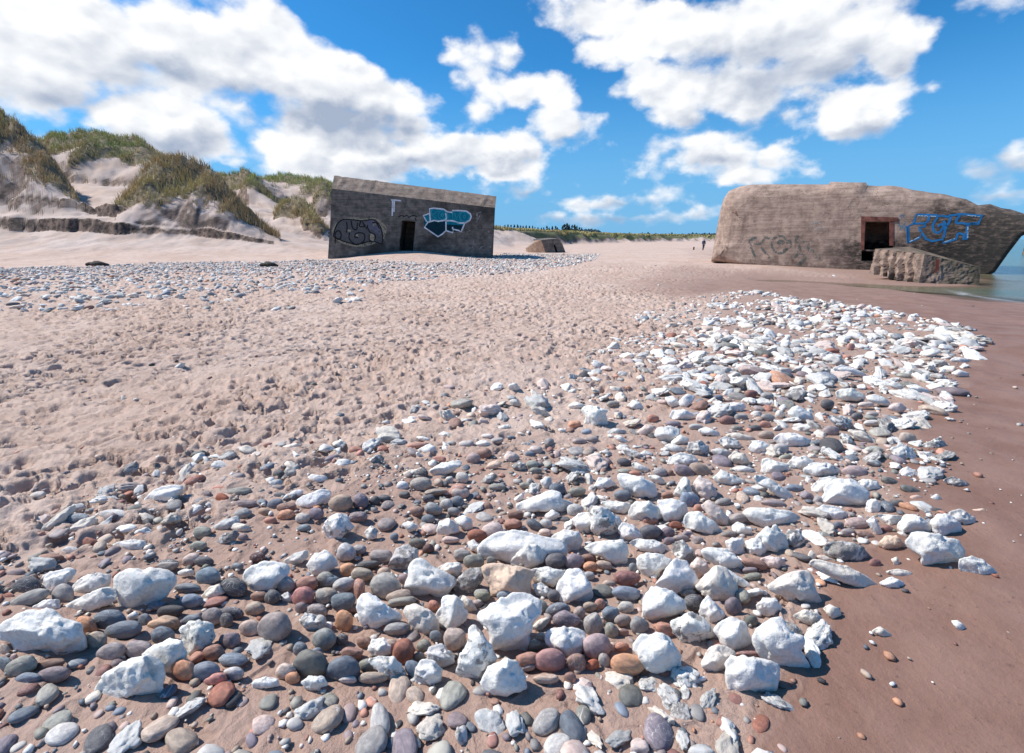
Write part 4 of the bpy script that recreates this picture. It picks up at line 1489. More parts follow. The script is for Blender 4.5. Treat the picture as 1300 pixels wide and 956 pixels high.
wood = flat_mat('wet_driftwood', (0.055, 0.045, 0.038), 0.85, 0.4, 8)
for (u, v, w, lab) in ((123, 338.0, 26, 'dark flat driftwood log below the broken sand step of the left dune'), (341, 338.5, 22, 'dark driftwood log among the far stones left of the tilted bunker')):
    g = ground_at(u, v)
    k = g[1] * 1.02 / 600 * w / 2
    me = lump_along([(-k, 0, 0.12), (-k * .4, .12, .17), (k * .3, -.05, .19), (k, .1, .1)], [.10, .2, .2, .07], int(u))
    o = link('driftwood', me, wood)
    o.location = (g[0], g[1], float(terrain(np.array([g[0]]), np.array([g[1]]))[0][0]) - 0.02)
    tag(o, lab, 'driftwood')
g = ground_at(880.5, 317.3)
me = lump_along([(0, 0, -.1), (.02, 0, .2), (.03, .05, .42)], [.13, .11, .09], 5)
o = link('driftwood', me, wood)
o.location = (g[0], g[1], 0)
tag(o, 'short dark stump standing on the sand left of the far walker', 'stump')

# ------------------------------------------------------------------ stones
CROPS = {'A': (0, 620, 3.8227), 'B': (200, 620, 3.8227), 'C': (400, 620, 3.8227), 'D': (580, 620, 3.8227), 'E': (760, 620, 3.8227), 'F': (900, 620, 3.8227),
         'G': (1060, 560, 3.5), 'H': (700, 490, 5.975), 'I': (880, 490, 5.975), 'J': (1040, 430, 5.975), 'K': (500, 540, 6.5), 'M': (160, 560, 5.0)}
WT = {'w': (.82, .79, .745, .22), 'c': (.77, .69, .60, .18), 'lg': (.60, .585, .56, .4), 'f': (.75, .725, .685, .72), 'fd': (.56, .53, .50, .95), 'o': (.74, .55, .42, .12), 'p': (.74, .60, .54, .15)}
# traced outlines of the white flints: crop, tint, outline, short name (used as a landmark), full label
FL = [
    ('A', 'w', [(0,690),(60,640),(150,600),(230,590),(290,640),(370,660),(405,720),(395,770),(330,805),(240,820),(160,800),(90,775),(60,745),(10,735)], 'big pitted slab', 'big flat white flint slab with pits, largest stone at the lower left corner'),
    ('A', 'w', [(150,580),(215,545),(285,540),(290,575),(265,605),(225,590)], '', ''),
    ('A', 'w', [(215,430),(250,405),(330,390),(370,400),(345,440),(290,480),(240,520),(215,490)], 'four-sided white block', 'smooth four-sided white flint block above the big pitted slab'),
    ('A', 'f', [(340,490),(400,430),(470,412),(530,420),(530,470),(470,500),(400,520),(360,525)], '', ''),
    ('A', 'w', [(320,570),(400,525),(480,490),(540,480),(570,515),(530,560),(450,590),(370,615)], '', ''),
    ('A', 'w', [(555,440),(620,400),(720,390),(800,398),(845,425),(850,460),(790,525),(700,580),(630,605),(585,570),(575,500)], 'smooth white wedge', 'large smooth white flint wedge pointing down, right of the big pitted slab'),
    ('A', 'w', [(480,940),(540,890),(640,840),(720,815),(775,860),(785,940),(770,1010),(560,1020),(470,990)], 'sloping white boulder', 'smooth white flint boulder in front of a paler twin, below the smooth white wedge'),
    ('A', 'w', [(690,815),(760,765),(830,727),(880,745),(905,800),(880,865),(820,920),(790,900),(775,855),(720,812)], '', ''),
    ('A', 'f', [(548,275),(580,260),(650,250),(700,255),(715,290),(680,310),(620,305),(580,295)], 'crusty white flint', 'crusty white flint half sunk in churned sand above the smooth white wedge'),
    ('M', 'w', [(120,365),(200,300),(260,285),(355,285),(355,310),(280,370),(210,405),(145,422),(135,390)], 'lone white wedge', 'lone white flint wedge lying in churned sand at the left, apart from the cobbles'),
    ('B', 'w', [(418,440),(440,400),(500,365),(560,355),(625,375),(635,405),(595,455),(550,500),(490,505),(450,480)], 'faceted white block', 'faceted white flint block leaning on a dark grey pebble, right of the smooth white wedge'),
    ('B', 'f', [(105,690),(150,655),(205,640),(262,660),(272,720),(240,770),(190,790),(150,805),(125,750)], 'wrinkled white flint', 'wrinkled round white flint behind the sloping white boulder'),
    ('M', 'w', [(1090,370),(1130,350),(1240,310),(1290,320),(1285,380),(1230,405),(1150,430),(1110,445),(1090,430)], 'white bar', 'bar-shaped white flint with squared ends, at the upper edge of the left cobbles'),
    ('B', 'lg', [(265,190),(320,155),(385,135),(400,165),(340,205),(275,218)], 'pale oblong stone', 'pale oblong stone leaning on a black and white flint in the left sand'),
    ('B', 'fd', [(285,265),(310,230),(370,205),(395,225),(370,255),(310,275),(285,300)], '', ''),
    ('B', 'c', [(350,190),(385,168),(440,180),(455,210),(400,222)], '', ''),
    ('C', 'w', [(-35,370),(0,320),(50,305),(100,345),(110,375),(60,405),(5,425),(-20,410)], '', ''),
    ('B', 'lg', [(615,350),(670,315),(725,300),(725,335),(690,372),(640,370)], '', ''),
    ('B', 'f', [(690,640),(720,605),(780,620),(810,660),(795,690),(730,690)], '', ''),
    ('B', 'w', [(460,940),(520,915),(580,925),(590,960),(470,975)], '', ''),
    ('B', 'f', [(700,940),(740,912),(800,915),(825,945),(790,980),(720,975)], '', ''),
    ('B', 'c', [(215,520),(255,480),(300,465),(325,505),(280,535),(235,548)], '', ''),
    ('B', 'w', [(100,405),(140,390),(180,400),(170,425),(110,425)], '', ''),
    ('B', 'lg', [(595,525),(630,500),(660,530),(640,555),(605,550)], '', ''),
    ('B', 'w', [(630,30),(670,8),(705,10),(695,40),(650,50)], '', ''),
    ('C', 'w', [(435,490),(455,430),(465,375),(495,345),(545,360),(600,400),(650,420),(675,450),(650,490),(620,535),(590,535),(560,505),(520,520),(470,525)], 'big knobbly white flint', 'big knobbly white flint with a notch below, behind the heart-shaped flint in the middle foreground'),
    ('C', 'w', [(210,570),(230,525),(262,510),(300,540),(350,575),(400,600),(415,630),(370,650),(320,670),(270,695),(245,695),(225,640)], 'white tooth-shaped flint', 'smooth white flint shaped like a tooth, pointing up left, left of the heart-shaped flint'),
    ('C', 'w', [(582,610),(615,580),(620,540),(650,525),(690,530),(720,570),(738,610),(715,650),(660,690),(610,665),(590,635)], 'heart-shaped flint', 'smooth grey white heart-shaped flint with two lobes on top, in the middle foreground'),
    ('C', 'c', [(428,600),(450,570),(500,570),(560,600),(590,640),(590,690),(540,725),(490,700),(460,650)], 'cream pitted flint', 'cream coloured pitted flint between the tooth-shaped flint and the heart-shaped flint'),
    ('C', 'w', [(595,385),(640,365),(700,360),(715,390),(690,425),(650,430)], '', ''),
    ('C', 'fd', [(675,480),(700,430),(750,395),(810,385),(815,420),(780,490),(740,520),(690,505)], 'brown and white flint', 'brown and white broken flint right of the big knobbly white flint'),
    ('C', 'fd', [(350,390),(380,330),(400,290),(450,275),(495,300),(500,345),(470,385),(420,400)], 'black-mottled flint', 'white flint heavily mottled with black, behind the big knobbly white flint'),
    ('C', 'f', [(40,190),(70,150),(110,125),(160,140),(185,190),(150,220),(100,255),(60,240)], '', ''),
    ('C', 'w', [(590,200),(605,165),(650,150),(690,175),(695,210),(650,222),(600,225)], '', ''),
    ('C', 'w', [(680,150),(720,130),(760,155),(765,195),(730,200),(690,170)], '', ''),
    ('C', 'w', [(425,175),(450,160),(500,180),(490,200),(455,215)], '', ''),
    ('C', 'f', [(240,210),(275,180),(305,205),(295,245),(260,250)], '', ''),
    ('C', 'f', [(262,835),(310,815),(370,820),(420,860),(445,905),(410,940),(360,930),(310,890)], 'black-edged white flint', 'oblong white flint with black edges lying slanted below the tooth-shaped flint'),
    ('C', 'f', [(490,870),(520,830),(570,835),(610,880),(610,930),(560,950),(495,940)], '', ''),
    ('C', 'w', [(262,780),(280,735),(330,725),(370,755),(370,800),(320,815),(275,810)], '', ''),
    ('C', 'lg', [(540,810),(565,770),(620,762),(668,800),(672,840),(620,870),(560,860)], '', ''),
    ('C', 'c', [(700,560),(720,520),(760,545),(785,590),(740,605)], '', ''),
    ('C', 'w', [(740,265),(770,250),(800,280),(790,310),(755,300)], '', ''),
    ('D', 'w', [(112,290),(150,250),(220,215),(290,210),(370,230),(440,240),(510,260),(525,310),(500,330),(430,350),(330,330),(260,365),(190,335),(130,345)], 'great white lump', 'great lumpy white flint, widest in the middle of the cobbles, behind a dome-shaped flint'),
    ('D', 'w', [(260,360),(300,310),(340,275),(390,280),(428,315),(420,360),(350,390),(290,380)], 'white dome', 'smooth white dome-shaped flint resting against the front of the great lumpy flint'),
    ('D', 'o', [(132,390),(160,372),(300,380),(375,410),(355,450),(350,520),(300,540),(250,500),(190,510),(170,530),(160,480),(140,430)], 'orange-topped block', 'cream flint block with a flat orange-stained top, just below the great lumpy white flint'),
    ('D', 'w', [(98,620),(150,590),(220,545),(300,515),(340,530),(390,560),(390,610),(355,660),(340,770),(300,815),(230,800),(170,770),(165,680),(120,645)], 'upright white stump', 'big upright white flint like a tree stump with a broken arm, below the orange-topped block'),
    ('D', 'f', [(55,690),(85,670),(120,710),(160,770),(190,830),(150,860),(130,940),(60,950),(0,890),(20,810),(60,760)], 'grey-speckled spire', 'pointed white flint speckled grey, left of the stump-like upright flint'),
    ('D', 'w', [(120,940),(160,870),(240,828),(290,850),(330,905),(335,970),(240,1000),(140,985)], 'low white boulder', 'plain white flint boulder in front of the stump-like upright flint'),
    ('D', 'w', [(435,700),(480,680),(560,672),(610,695),(620,760),(590,800),(530,818),(480,790),(440,740)], 'rounded white cushion', 'rounded cushion-like white flint right of the stump-like upright flint'),
    ('D', 'w', [(495,470),(540,400),(590,395),(640,470),(660,520),(620,550),(540,560),(500,530)], 'white pyramid', 'blunt white pyramid flint right of the orange-topped block'),
    ('D', 'f', [(360,395),(430,385),(520,400),(510,450),(470,480),(400,450)], '', ''),
    ('D', 'w', [(630,285),(680,262),(800,255),(825,290),(820,370),(780,380),(700,330),(650,310)], 'white triangle', 'flat triangular white flint right of the great lumpy white flint'),
    ('D', 'f', [(650,85),(700,95),(770,130),(795,170),(760,215),(710,245),(660,210),(650,150)], '', ''),
    ('D', 'w', [(555,160),(590,125),(650,118),(665,180),(660,225),(600,205)], '', ''),
    ('D', 'w', [(700,70),(750,60),(841,75),(841,125),(780,120),(740,105)], '', ''),
    ('D', 'w', [(290,80),(370,45),(450,15),(500,25),(510,80),(560,60),(550,95),(490,115),(400,110),(320,125)], 'ragged white lump', 'ragged white flint alone in wet sand behind the great lumpy flint'),
    ('D', 'w', [(460,235),(520,205),(590,215),(608,260),(570,315),(530,300),(490,260)], '', ''),
    ('D', 'f', [(370,470),(410,460),(460,490),(440,535),(390,515)], '', ''),
    ('D', 'c', [(355,680),(400,640),(445,622),(445,650),(410,690),(370,700)], '', ''),
    ('D', 'w', [(430,130),(460,105),(500,125),(480,150),(440,155)], '', ''),
    ('D', 'w', [(275,50),(330,15),(320,50),(290,70)], '', ''),
    ('E', 'w', [(145,110),(175,70),(240,65),(295,100),(300,140),(270,165),(200,165),(150,140)], 'smooth white hump', 'smooth humped white flint in the row above the white triangle'),
    ('E', 'w', [(285,60),(350,55),(420,75),(432,120),(400,135),(390,160),(320,155),(300,110)], '', ''),
    ('E', 'w', [(100,200),(120,165),(170,185),(220,240),(170,250),(110,260)], '', ''),
    ('E', 'w', [(150,265),(190,245),(270,255),(330,280),(355,330),(300,315),(220,305)], '', ''),
    ('E', 'f', [(360,300),(375,265),(410,255),(450,300),(475,340),(440,370),(390,345)], '', ''),
    ('E', 'w', [(185,335),(230,318),(310,325),(350,355),(300,400),(290,430),(220,430),(195,385)], '', ''),
    ('E', 'w', [(280,475),(330,400),(375,345),(410,350),(450,400),(480,450),(450,490),(380,512),(320,495)], 'tall white peak', 'tall white peaked flint behind the flat white flint with brown marks'),
    ('E', 'w', [(205,630),(225,570),(235,510),(265,478),(330,495),(400,540),(418,590),(380,610),(310,630),(245,655)], 'flat marked triangle', 'flat white triangular flint with brown marks, at the right front of the cobbles'),
    ('E', 'c', [(475,480),(520,420),(575,372),(620,400),(660,460),(675,500),(640,540),(590,555),(530,530),(485,500)], 'tan pyramid', 'tan and cream pyramid-shaped flint right of the tall white peak'),
    ('E', 'w', [(490,600),(505,550),(530,525),(570,560),(610,610),(590,650),(520,655)], 'small white cone', 'small white cone-shaped flint below the tan pyramid-shaped flint'),
    ('E', 'f', [(352,650),(380,630),(450,612),(500,630),(550,690),(550,720),(480,745),(420,750),(365,700)], 'hollow grey flint', 'grey white flint with a hollow in its top, right of the flat marked triangle'),
    ('E', 'w', [(170,760),(210,715),(280,700),(345,725),(365,775),(398,810),(390,850),(340,920),(300,915),(240,870),(190,810)], 'angular white boulder', 'large angular white flint beside a big orange pebble at the front right'),
    ('E', 'w', [(565,690),(600,650),(650,630),(710,660),(745,740),(710,760),(660,795),(600,750)], 'white cube', 'cube-like white flint on wet sand at the front right'),
    ('E', 'c', [(500,850),(540,775),(590,760),(650,790),(655,820),(615,870),(580,890),(515,895)], 'crumbly cream flint', 'crumbly cream flint touching the cube-like white flint'),
    ('E', 'w', [(617,845),(640,820),(700,815),(790,835),(865,860),(868,920),(850,980),(640,990)], 'front white slab', 'smooth white flint slab at the front edge, right of the crumbly cream flint'),
    ('E', 'w', [(500,300),(540,290),(620,300),(690,350),(705,395),(680,412),(600,390),(520,345)], '', ''),
    ('E', 'w', [(590,375),(640,400),(700,440),(765,485),(740,495),(680,470),(650,450)], 'white blade', 'thin white blade-like flint sticking out right of the tan pyramid-shaped flint'),
    ('E', 'p', [(440,385),(480,335),(520,365),(540,400),(500,440),(470,420)], '', ''),
    ('E', 'w', [(415,165),(440,120),(490,120),(560,165),(590,215),(560,235),(480,205),(430,190)], '', ''),
    ('E', 'p', [(500,85),(540,60),(590,100),(640,160),(640,200),(590,200),(540,145)], 'pinkish finger', 'long pinkish finger-shaped flint lying among white flints in the middle of the stone bar'),
    ('F', 'w', [(168,120),(200,95),(300,100),(400,115),(440,145),(400,165),(310,180),(260,195),(210,160)], 'white arrowhead', 'flat white flint shaped like an arrowhead in the middle of the stone bar'),
    ('E', 'w', [(650,185),(680,165),(740,195),(740,230),(690,235),(655,215)], '', ''),
    ('E', 'w', [(620,260),(650,240),(700,245),(705,310),(650,330),(625,310)], '', ''),
    ('E', 'w', [(715,260),(770,240),(810,280),(800,330),(730,330)], '', ''),
    ('F', 'f', [(232,235),(270,195),(320,185),(370,230),(375,290),(330,335),(270,300)], '', ''),
    ('F', 'w', [(550,60),(565,0),(610,-40),(700,-40),(770,20),(760,70),(720,95),(650,90),(590,85)], 'great white block', 'great blocky white flint, brightest in the right part of the stone bar'),
    ('F', 'w', [(515,105),(560,82),(630,95),(680,130),(670,165),(610,155),(560,130)], '', ''),
    ('F', 'w', [(760,110),(770,60),(810,50),(830,80),(825,120),(790,140)], '', ''),
    ('F', 'c', [(495,360),(520,345),(580,360),(680,385),(760,425),(825,480),(820,505),(760,495),(680,465),(590,425),(510,390)], 'long bone-like flint', 'long bone-like cream flint lying slanted on wet sand'),
    ('F', 'c', [(475,330),(495,300),(520,325),(510,360),(480,355)], '', ''),
    ('F', 'c', [(520,325),(560,325),(620,355),(600,365),(550,355)], '', ''),
    ('F', 'fd', [(552,290),(590,258),(660,258),(740,285),(775,330),(740,360),(650,355),(580,325)], 'tan and grey flint', 'tan topped flint with grey knobbly sides behind the long bone-like flint'),
    ('F', 'c', [(288,475),(340,435),(430,405),(470,405),(500,440),(520,510),(550,565),(500,560),(420,530),(400,560),(370,520),(310,500)], 'winged cream flint', 'cream flint spread like wings on wet sand, left of the long bone-like flint'),
    ('F', 'w', [(230,570),(260,535),(320,533),(348,570),(345,610),(280,620),(245,600)], 'small white loaf', 'small loaf-shaped white flint alone on wet sand below the winged cream flint'),
    ('F', 'c', [(410,620),(470,590),(530,610),(550,640),(530,680),(460,650)], 'small cream wedge', 'small cream wedge flint on wet sand below the winged cream flint'),
    ('F', 'c', [(555,580),(590,565),(630,585),(640,615),(600,635),(570,605)], 'small cream chip', 'small cream flint chip farthest right of those below the winged flint'),
    ('F', 'w', [(218,715),(250,680),(310,640),(355,640),(390,700),(440,720),(450,760),(430,780),(485,850),(485,890),(440,905),(390,860),(320,845),(250,820),(235,770)], 'white claw', 'big claw-like white flint with dark shaded side, rightmost big stone at the front'),
    ('F', 'fd', [(355,640),(400,655),(450,690),(450,740),(410,720),(380,690)], '', ''),
    ('F', 'f', [(360,240),(390,205),(440,205),(460,250),(440,290),(390,290)], '', ''),
    ('F', 'p', [(250,345),(300,330),(365,345),(370,380),(330,400),(290,380)], '', ''),
    ('F', 'w', [(765,160),(800,135),(840,210),(830,250),(800,240),(790,200)], '', ''),
    ('G', 'c', [(160,845),(200,825),(240,850),(265,875),(215,870)], 'thin cream shard', 'thin cream shard alone on the wet sand, lower right'),
    ('G', 'w', [(190,325),(250,330),(300,335),(280,385),(230,380)], '', ''),
    ('G', 'w', [(275,380),(310,330),(360,330),(430,375),(420,410),(370,400),(320,430)], 'white table', 'smooth tilted white flint at the back of the right-hand pile'),
    ('G', 'w', [(430,365),(460,330),(510,325),(560,375),(560,420),(500,430),(440,415)], 'pitted white knob', 'pitted white knob of flint on top of the right-hand pile'),
    ('G', 'f', [(315,460),(350,410),(440,415),(530,440),(560,480),(555,550),(520,580),(440,560),(390,545),(380,510)], 'craggy flint', 'craggy grey and white flint, biggest of the right-hand pile on the wet sand'),
    ('G', 'f', [(558,530),(600,510),(650,530),(700,560),(730,600),(720,620),(650,605),(590,595),(560,570)], 'speckled tongue', 'black-speckled white flint like a tongue, lying farthest right of the pile on the wet sand'),
    ('G', 'lg', [(505,320),(560,305),(620,340),(620,380),(580,400),(550,365)], '', ''),
    ('G', 'o', [(600,305),(660,300),(692,325),(640,335)], '', ''),
    ('G', 'o', [(190,460),(225,425),(270,420),(315,465),(300,490),(240,490)], 'peach flint', 'peach coloured flint left of the right-hand pile'),
    ('G', 'w', [(515,800),(545,798),(580,825),(585,850),(555,850)], 'lone white chip', 'lone white chip far right on bare wet sand'),
    ('G', 'w', [(200,630),(250,605),(300,625),(300,655),(240,655)], '', ''),
    ('G', 'c', [(215,580),(280,570),(320,575),(355,595),(330,610),(270,600)], '', ''),
    ('G', 'c', [(250,525),(275,515),(295,560),(270,565)], '', ''),
    ('G', 'fd', [(480,175),(520,158),(580,180),(615,215),(590,220),(530,205)], 'dark curved flint', 'dark grey curved flint alone on wet sand right of the stone bar'),
    ('G', 'w', [(290,135),(320,115),(355,130),(380,170),(340,175),(300,170)], '', ''),
    ('G', 'f', [(390,120),(425,110),(455,135),(440,145),(400,140)], '', ''),
    ('G', 'w', [(425,250),(455,235),(485,270),(465,285)], '', ''),
    ('J', 'f', [(770,810),(850,780),(910,750),(940,780),(980,830),(970,855),(900,840),(830,835)], 'knuckle flint', 'knuckle-ended white and grey flint jutting onto wet sand at the right edge of the bar'),
    ('G', 'f', [(250,40),(290,10),(340,30),(370,80),(360,105),(310,85),(270,70)], '', ''),
    ('G', 'w', [(360,45),(420,50),(470,75),(450,85),(390,70)], '', ''),
    ('G', 'w', [(90,190),(130,170),(185,180),(200,220),(170,240),(110,215)], '', ''),
    ('J', 'w', [(130,410),(170,385),(260,380),(330,420),(345,460),(290,475),(190,465),(140,445)], 'grey white cushion', 'broad grey white flint cushion in the right half of the stone bar'),
    ('J', 'w', [(350,440),(420,425),(490,445),(545,490),(500,510),(430,490),(380,475)], '', ''),
    ('J', 'p', [(515,530),(560,490),(620,490),(660,530),(630,555),(560,550)], '', ''),
    ('J', 'w', [(530,345),(570,325),(620,350),(655,390),(630,400),(560,375)], '', ''),
    ('J', 'w', [(660,355),(740,350),(800,380),(860,400),(830,425),(760,415),(700,390)], '', ''),
    ('J', 'f', [(60,590),(130,590),(220,620),(265,670),(230,710),(160,690),(110,640)], '', ''),
    ('J', 'w', [(105,225),(180,200),(280,235),(360,270),(330,290),(230,270),(140,250)], '', ''),
    ('J', 'w', [(1000,260),(1060,235),(1130,260),(1135,285),(1060,290)], '', ''),
    ('J', 'w', [(905,260),(930,230),(960,230),(950,275)], '', ''),
    ('J', 'w', [(990,160),(1040,140),(1110,150),(1160,165),(1100,185),(1020,180)], '', ''),
    ('I', 'w', [(610,400),(680,360),(780,365),(885,405),(880,440),(820,475),(720,465),(640,430)], 'broad white lozenge', 'broad lozenge-shaped white flint in the middle of the stone bar'),
    ('I', 'w', [(720,590),(760,540),(850,535),(915,570),(900,610),(830,640),(760,640)], '', ''),
    ('I', 'f', [(840,640),(900,580),(1000,580),(1090,620),(1140,680),(1060,700),(960,690),(890,710)], '', ''),
    ('I', 'w', [(900,770),(960,700),(1060,690),(1150,740),(1060,760),(1000,790),(980,830),(920,830)], '', ''),
    ('I', 'f', [(465,690),(530,680),(620,730),(720,800),(770,860),(740,900),(660,850),(560,770),(500,760)], 'long slanting flint', 'long slanting white flint with grey marks, upper left of the great blocky white flint'),
    ('I', 'w', [(515,660),(530,560),(570,550),(640,580),(710,590),(720,650),(640,665),(570,665)], '', ''),
    ('I', 'w', [(425,470),(460,420),(530,420),(590,460),(590,510),(530,525),(450,500)], '', ''),
    ('I', 'f', [(200,410),(250,385),(320,405),(365,450),(330,490),(260,480),(210,450)], '', ''),
    ('I', 'w', [(720,220),(740,170),(800,160),(880,200),(915,250),(870,285),(790,270)], '', ''),
    ('I', 'w', [(205,155),(280,130),(370,130),(400,160),(360,195),(270,195)], '', ''),
    ('I', 'c', [(270,540),(320,500),(390,520),(440,600),(400,615),(320,590)], '', ''),
    ('I', 'w', [(280,630),(360,605),(470,630),(460,665),(360,665)], '', ''),
    ('I', 'f', [(150,700),(220,640),(300,680),(380,710),(380,750),(310,770),(230,760)], '', ''),
    ('I', 'lg', [(130,490),(200,470),(300,505),(270,560),(180,540)], '', ''),
    ('I', 'f', [(1060,250),(1130,230),(1200,260),(1200,330),(1120,330),(1080,290)], '', ''),
    ('I', 'w', [(30,340),(100,310),(190,350),(200,390),(100,380)], '', ''),
    ('I', 'c', [(230,370),(330,355),(440,385),(490,410),(400,420),(300,400)], '', ''),
    ('H', 'w', [(505,680),(560,670),(680,700),(770,740),(800,790),(780,850),(720,870),(640,850),(570,800),(535,760)], 'white egg', 'big smooth egg-shaped white flint at the left edge of the stone bar'),
    ('H', 'w', [(780,370),(810,320),(900,305),(970,330),(960,380),(890,430),(820,405)], '', ''),
    ('H', 'w', [(860,450),(920,440),(1000,470),(1030,505),(960,515),(900,490)], '', ''),
    ('H', 'w', [(900,430),(980,370),(1040,400),(1030,430),(960,450)], '', ''),
    ('H', 'f', [(880,600),(900,540),(980,510),(1080,530),(1115,580),(1060,600),(950,600)], '', ''),
    ('H', 'fd', [(1030,480),(1050,430),(1130,420),(1190,460),(1190,530),(1110,540),(1040,510)], '', ''),
    ('H', 'w', [(895,240),(920,190),(1000,180),(1100,220),(1060,250),(980,265)], '', ''),
    ('H', 'w', [(970,110),(1030,60),(1090,80),(1060,130),(1010,180),(980,160)], '', ''),
    ('H', 'w', [(860,90),(920,75),(970,130),(960,165),(900,160)], '', ''),
    ('H', 'w', [(230,190),(270,150),(340,160),(420,195),(400,215),(420,280),(360,300),(320,320),(250,290),(265,220)], 'hat-shaped flint', 'hat-shaped white flint on a small heap of pebbles left of the stone bar'),
    ('H', 'w', [(125,150),(180,120),(260,145),(220,180),(150,170)], '', ''),
    ('H', 'w', [(575,150),(620,105),(670,130),(700,170),(640,185)], '', ''),
    ('H', 'p', [(650,350),(720,290),(790,310),(760,350),(690,385)], '', ''),
    ('H', 'w', [(475,380),(520,375),(590,425),(560,440),(500,410)], '', ''),
    ('H', 'lg', [(420,350),(480,320),(570,340),(560,365),(450,370)], '', ''),
    ('H', 'w', [(605,590),(650,580),(760,640),(740,660),(640,640)], '', ''),
    ('H', 'w', [(320,770),(360,700),(430,700),(490,745),(430,770),(360,790)], '', ''),
    ('H', 'f', [(730,680),(800,675),(860,720),(850,760),(790,740)], '', ''),
    ('H', 'w', [(660,520),(710,490),(770,510),(760,535),(680,530)], '', ''),
    ('H', 'f', [(950,780),(1000,690),(1050,720),(1060,800),(1100,850),(1020,870),(920,860)], '', ''),
    ('H', 'p', [(1060,770),(1120,700),(1195,720),(1250,800),(1240,870),(1150,870),(1090,810)], '', ''),
    ('K', 'w', [(300,370),(400,310),(540,290),(545,330),(480,380),(390,420),(330,410)], 'long white cobble', 'long tapered white flint among grey pebbles at the upper edge of the middle cobbles'),
    ('K', 'w', [(200,200),(290,155),(340,180),(350,220),(280,240),(220,235)], '', ''),
    ('K', 'w', [(670,150),(740,118),(800,145),(795,180),(710,185)], '', ''),
    ('K', 'w', [(180,95),(240,90),(305,115),(280,135),(200,120)], '', ''),
    ('K', 'w', [(360,80),(410,50),(480,70),(440,100)], '', ''),
    ('K', 'w', [(845,20),(920,-5),(980,10),(890,45)], '', ''),
    ('K', 'o', [(740,370),(790,310),(850,285),(890,310),(860,350)], '', ''),
    ('K', 'p', [(910,260),(940,215),(990,225),(1040,270),(980,300),(920,290)], '', ''),
    ('K', 'f', [(970,340),(1030,295),(1085,315),(1085,370),(1020,380)], '', ''),
    ('K', 'w', [(1210,460),(1250,430),(1300,430),(1300,530),(1240,520)], '', ''),
    ('K', 'fd', [(710,480),(760,420),(830,400),(850,430),(800,470)], '', ''),
    ('K', 'c', [(40,410),(130,370),(250,350),(260,370),(150,420),(60,430)], '', ''),
    ('M', 'w', [(660,80),(720,35),(770,40),(770,65),(700,75)], 'small far white wedge', 'small white wedge alone in churned sand, above the left cobbles'),
    ('M', 'w', [(1145,240),(1180,210),(1280,225),(1270,250),(1180,270)], '', ''),
    ('M', 'lg', [(835,310),(900,260),(970,240),(1010,265),(920,300)], '', ''),
    ('A', 'lg', [(282,105),(330,85),(400,72),(420,95),(370,115),(310,118)], '', ''),
]
PC = {'g': (.30, .285, .27), 'dg': (.115, .112, .115), 'k': (.06, .058, .06), 'b': (.165, .19, .215), 'b2': (.215, .25, .295), 'b3': (.125, .145, .17), 'lg': (.47, .45, .42), 'm': (.235, .185, .185), 'm2': (.215, .18, .20), 'm3': (.33, .185, .175),
      'mg': (.30, .255, .24), 'mp': (.40, .305, .275), 't': (.45, .355, .285), 't2': (.42, .29, .205), 't3': (.355, .285, .225), 'br': (.255, .155, .12), 'br2': (.31, .185, .14), 'br3': (.245, .125, .105), 'dbr': (.125, .075, .07),
      'r': (.30, .125, .085), 'r3': (.45, .215, .175), 'r4': (.42, .215, .16), 'o': (.52, .27, .155), 'o3': (.40, .125, .065), 'o4': (.52, .27, .165), 'gg': (.255, .25, .215), 'gg2': (.32, .305, .265), 'gb': (.36, .345, .29), 'p': (.52, .40, .35),
      'dgg': (.15, .15, .135), 'w': (.74, .73, .71)}
CNAME = {'g': 'grey', 'dg': 'dark grey', 'k': 'black', 'b': 'slate blue', 'b2': 'pale blue grey', 'b3': 'dark slate', 'lg': 'light grey', 'm': 'dull purple', 'm2': 'purple grey', 'm3': 'mauve red', 'mg': 'brownish grey', 'mp': 'pinkish grey',
         't': 'tan', 't2': 'ochre', 't3': 'beige', 'br': 'brown', 'br2': 'reddish brown', 'br3': 'dark red brown', 'dbr': 'very dark brown', 'r': 'rusty red', 'r3': 'pinkish red', 'r4': 'salmon', 'o': 'orange', 'o3': 'brick red', 'o4': 'pale orange',
         'gg': 'greenish grey', 'gg2': 'pale olive', 'gb': 'pale green grey', 'p': 'pale pink', 'dgg': 'dark olive grey', 'w': 'whitish'}
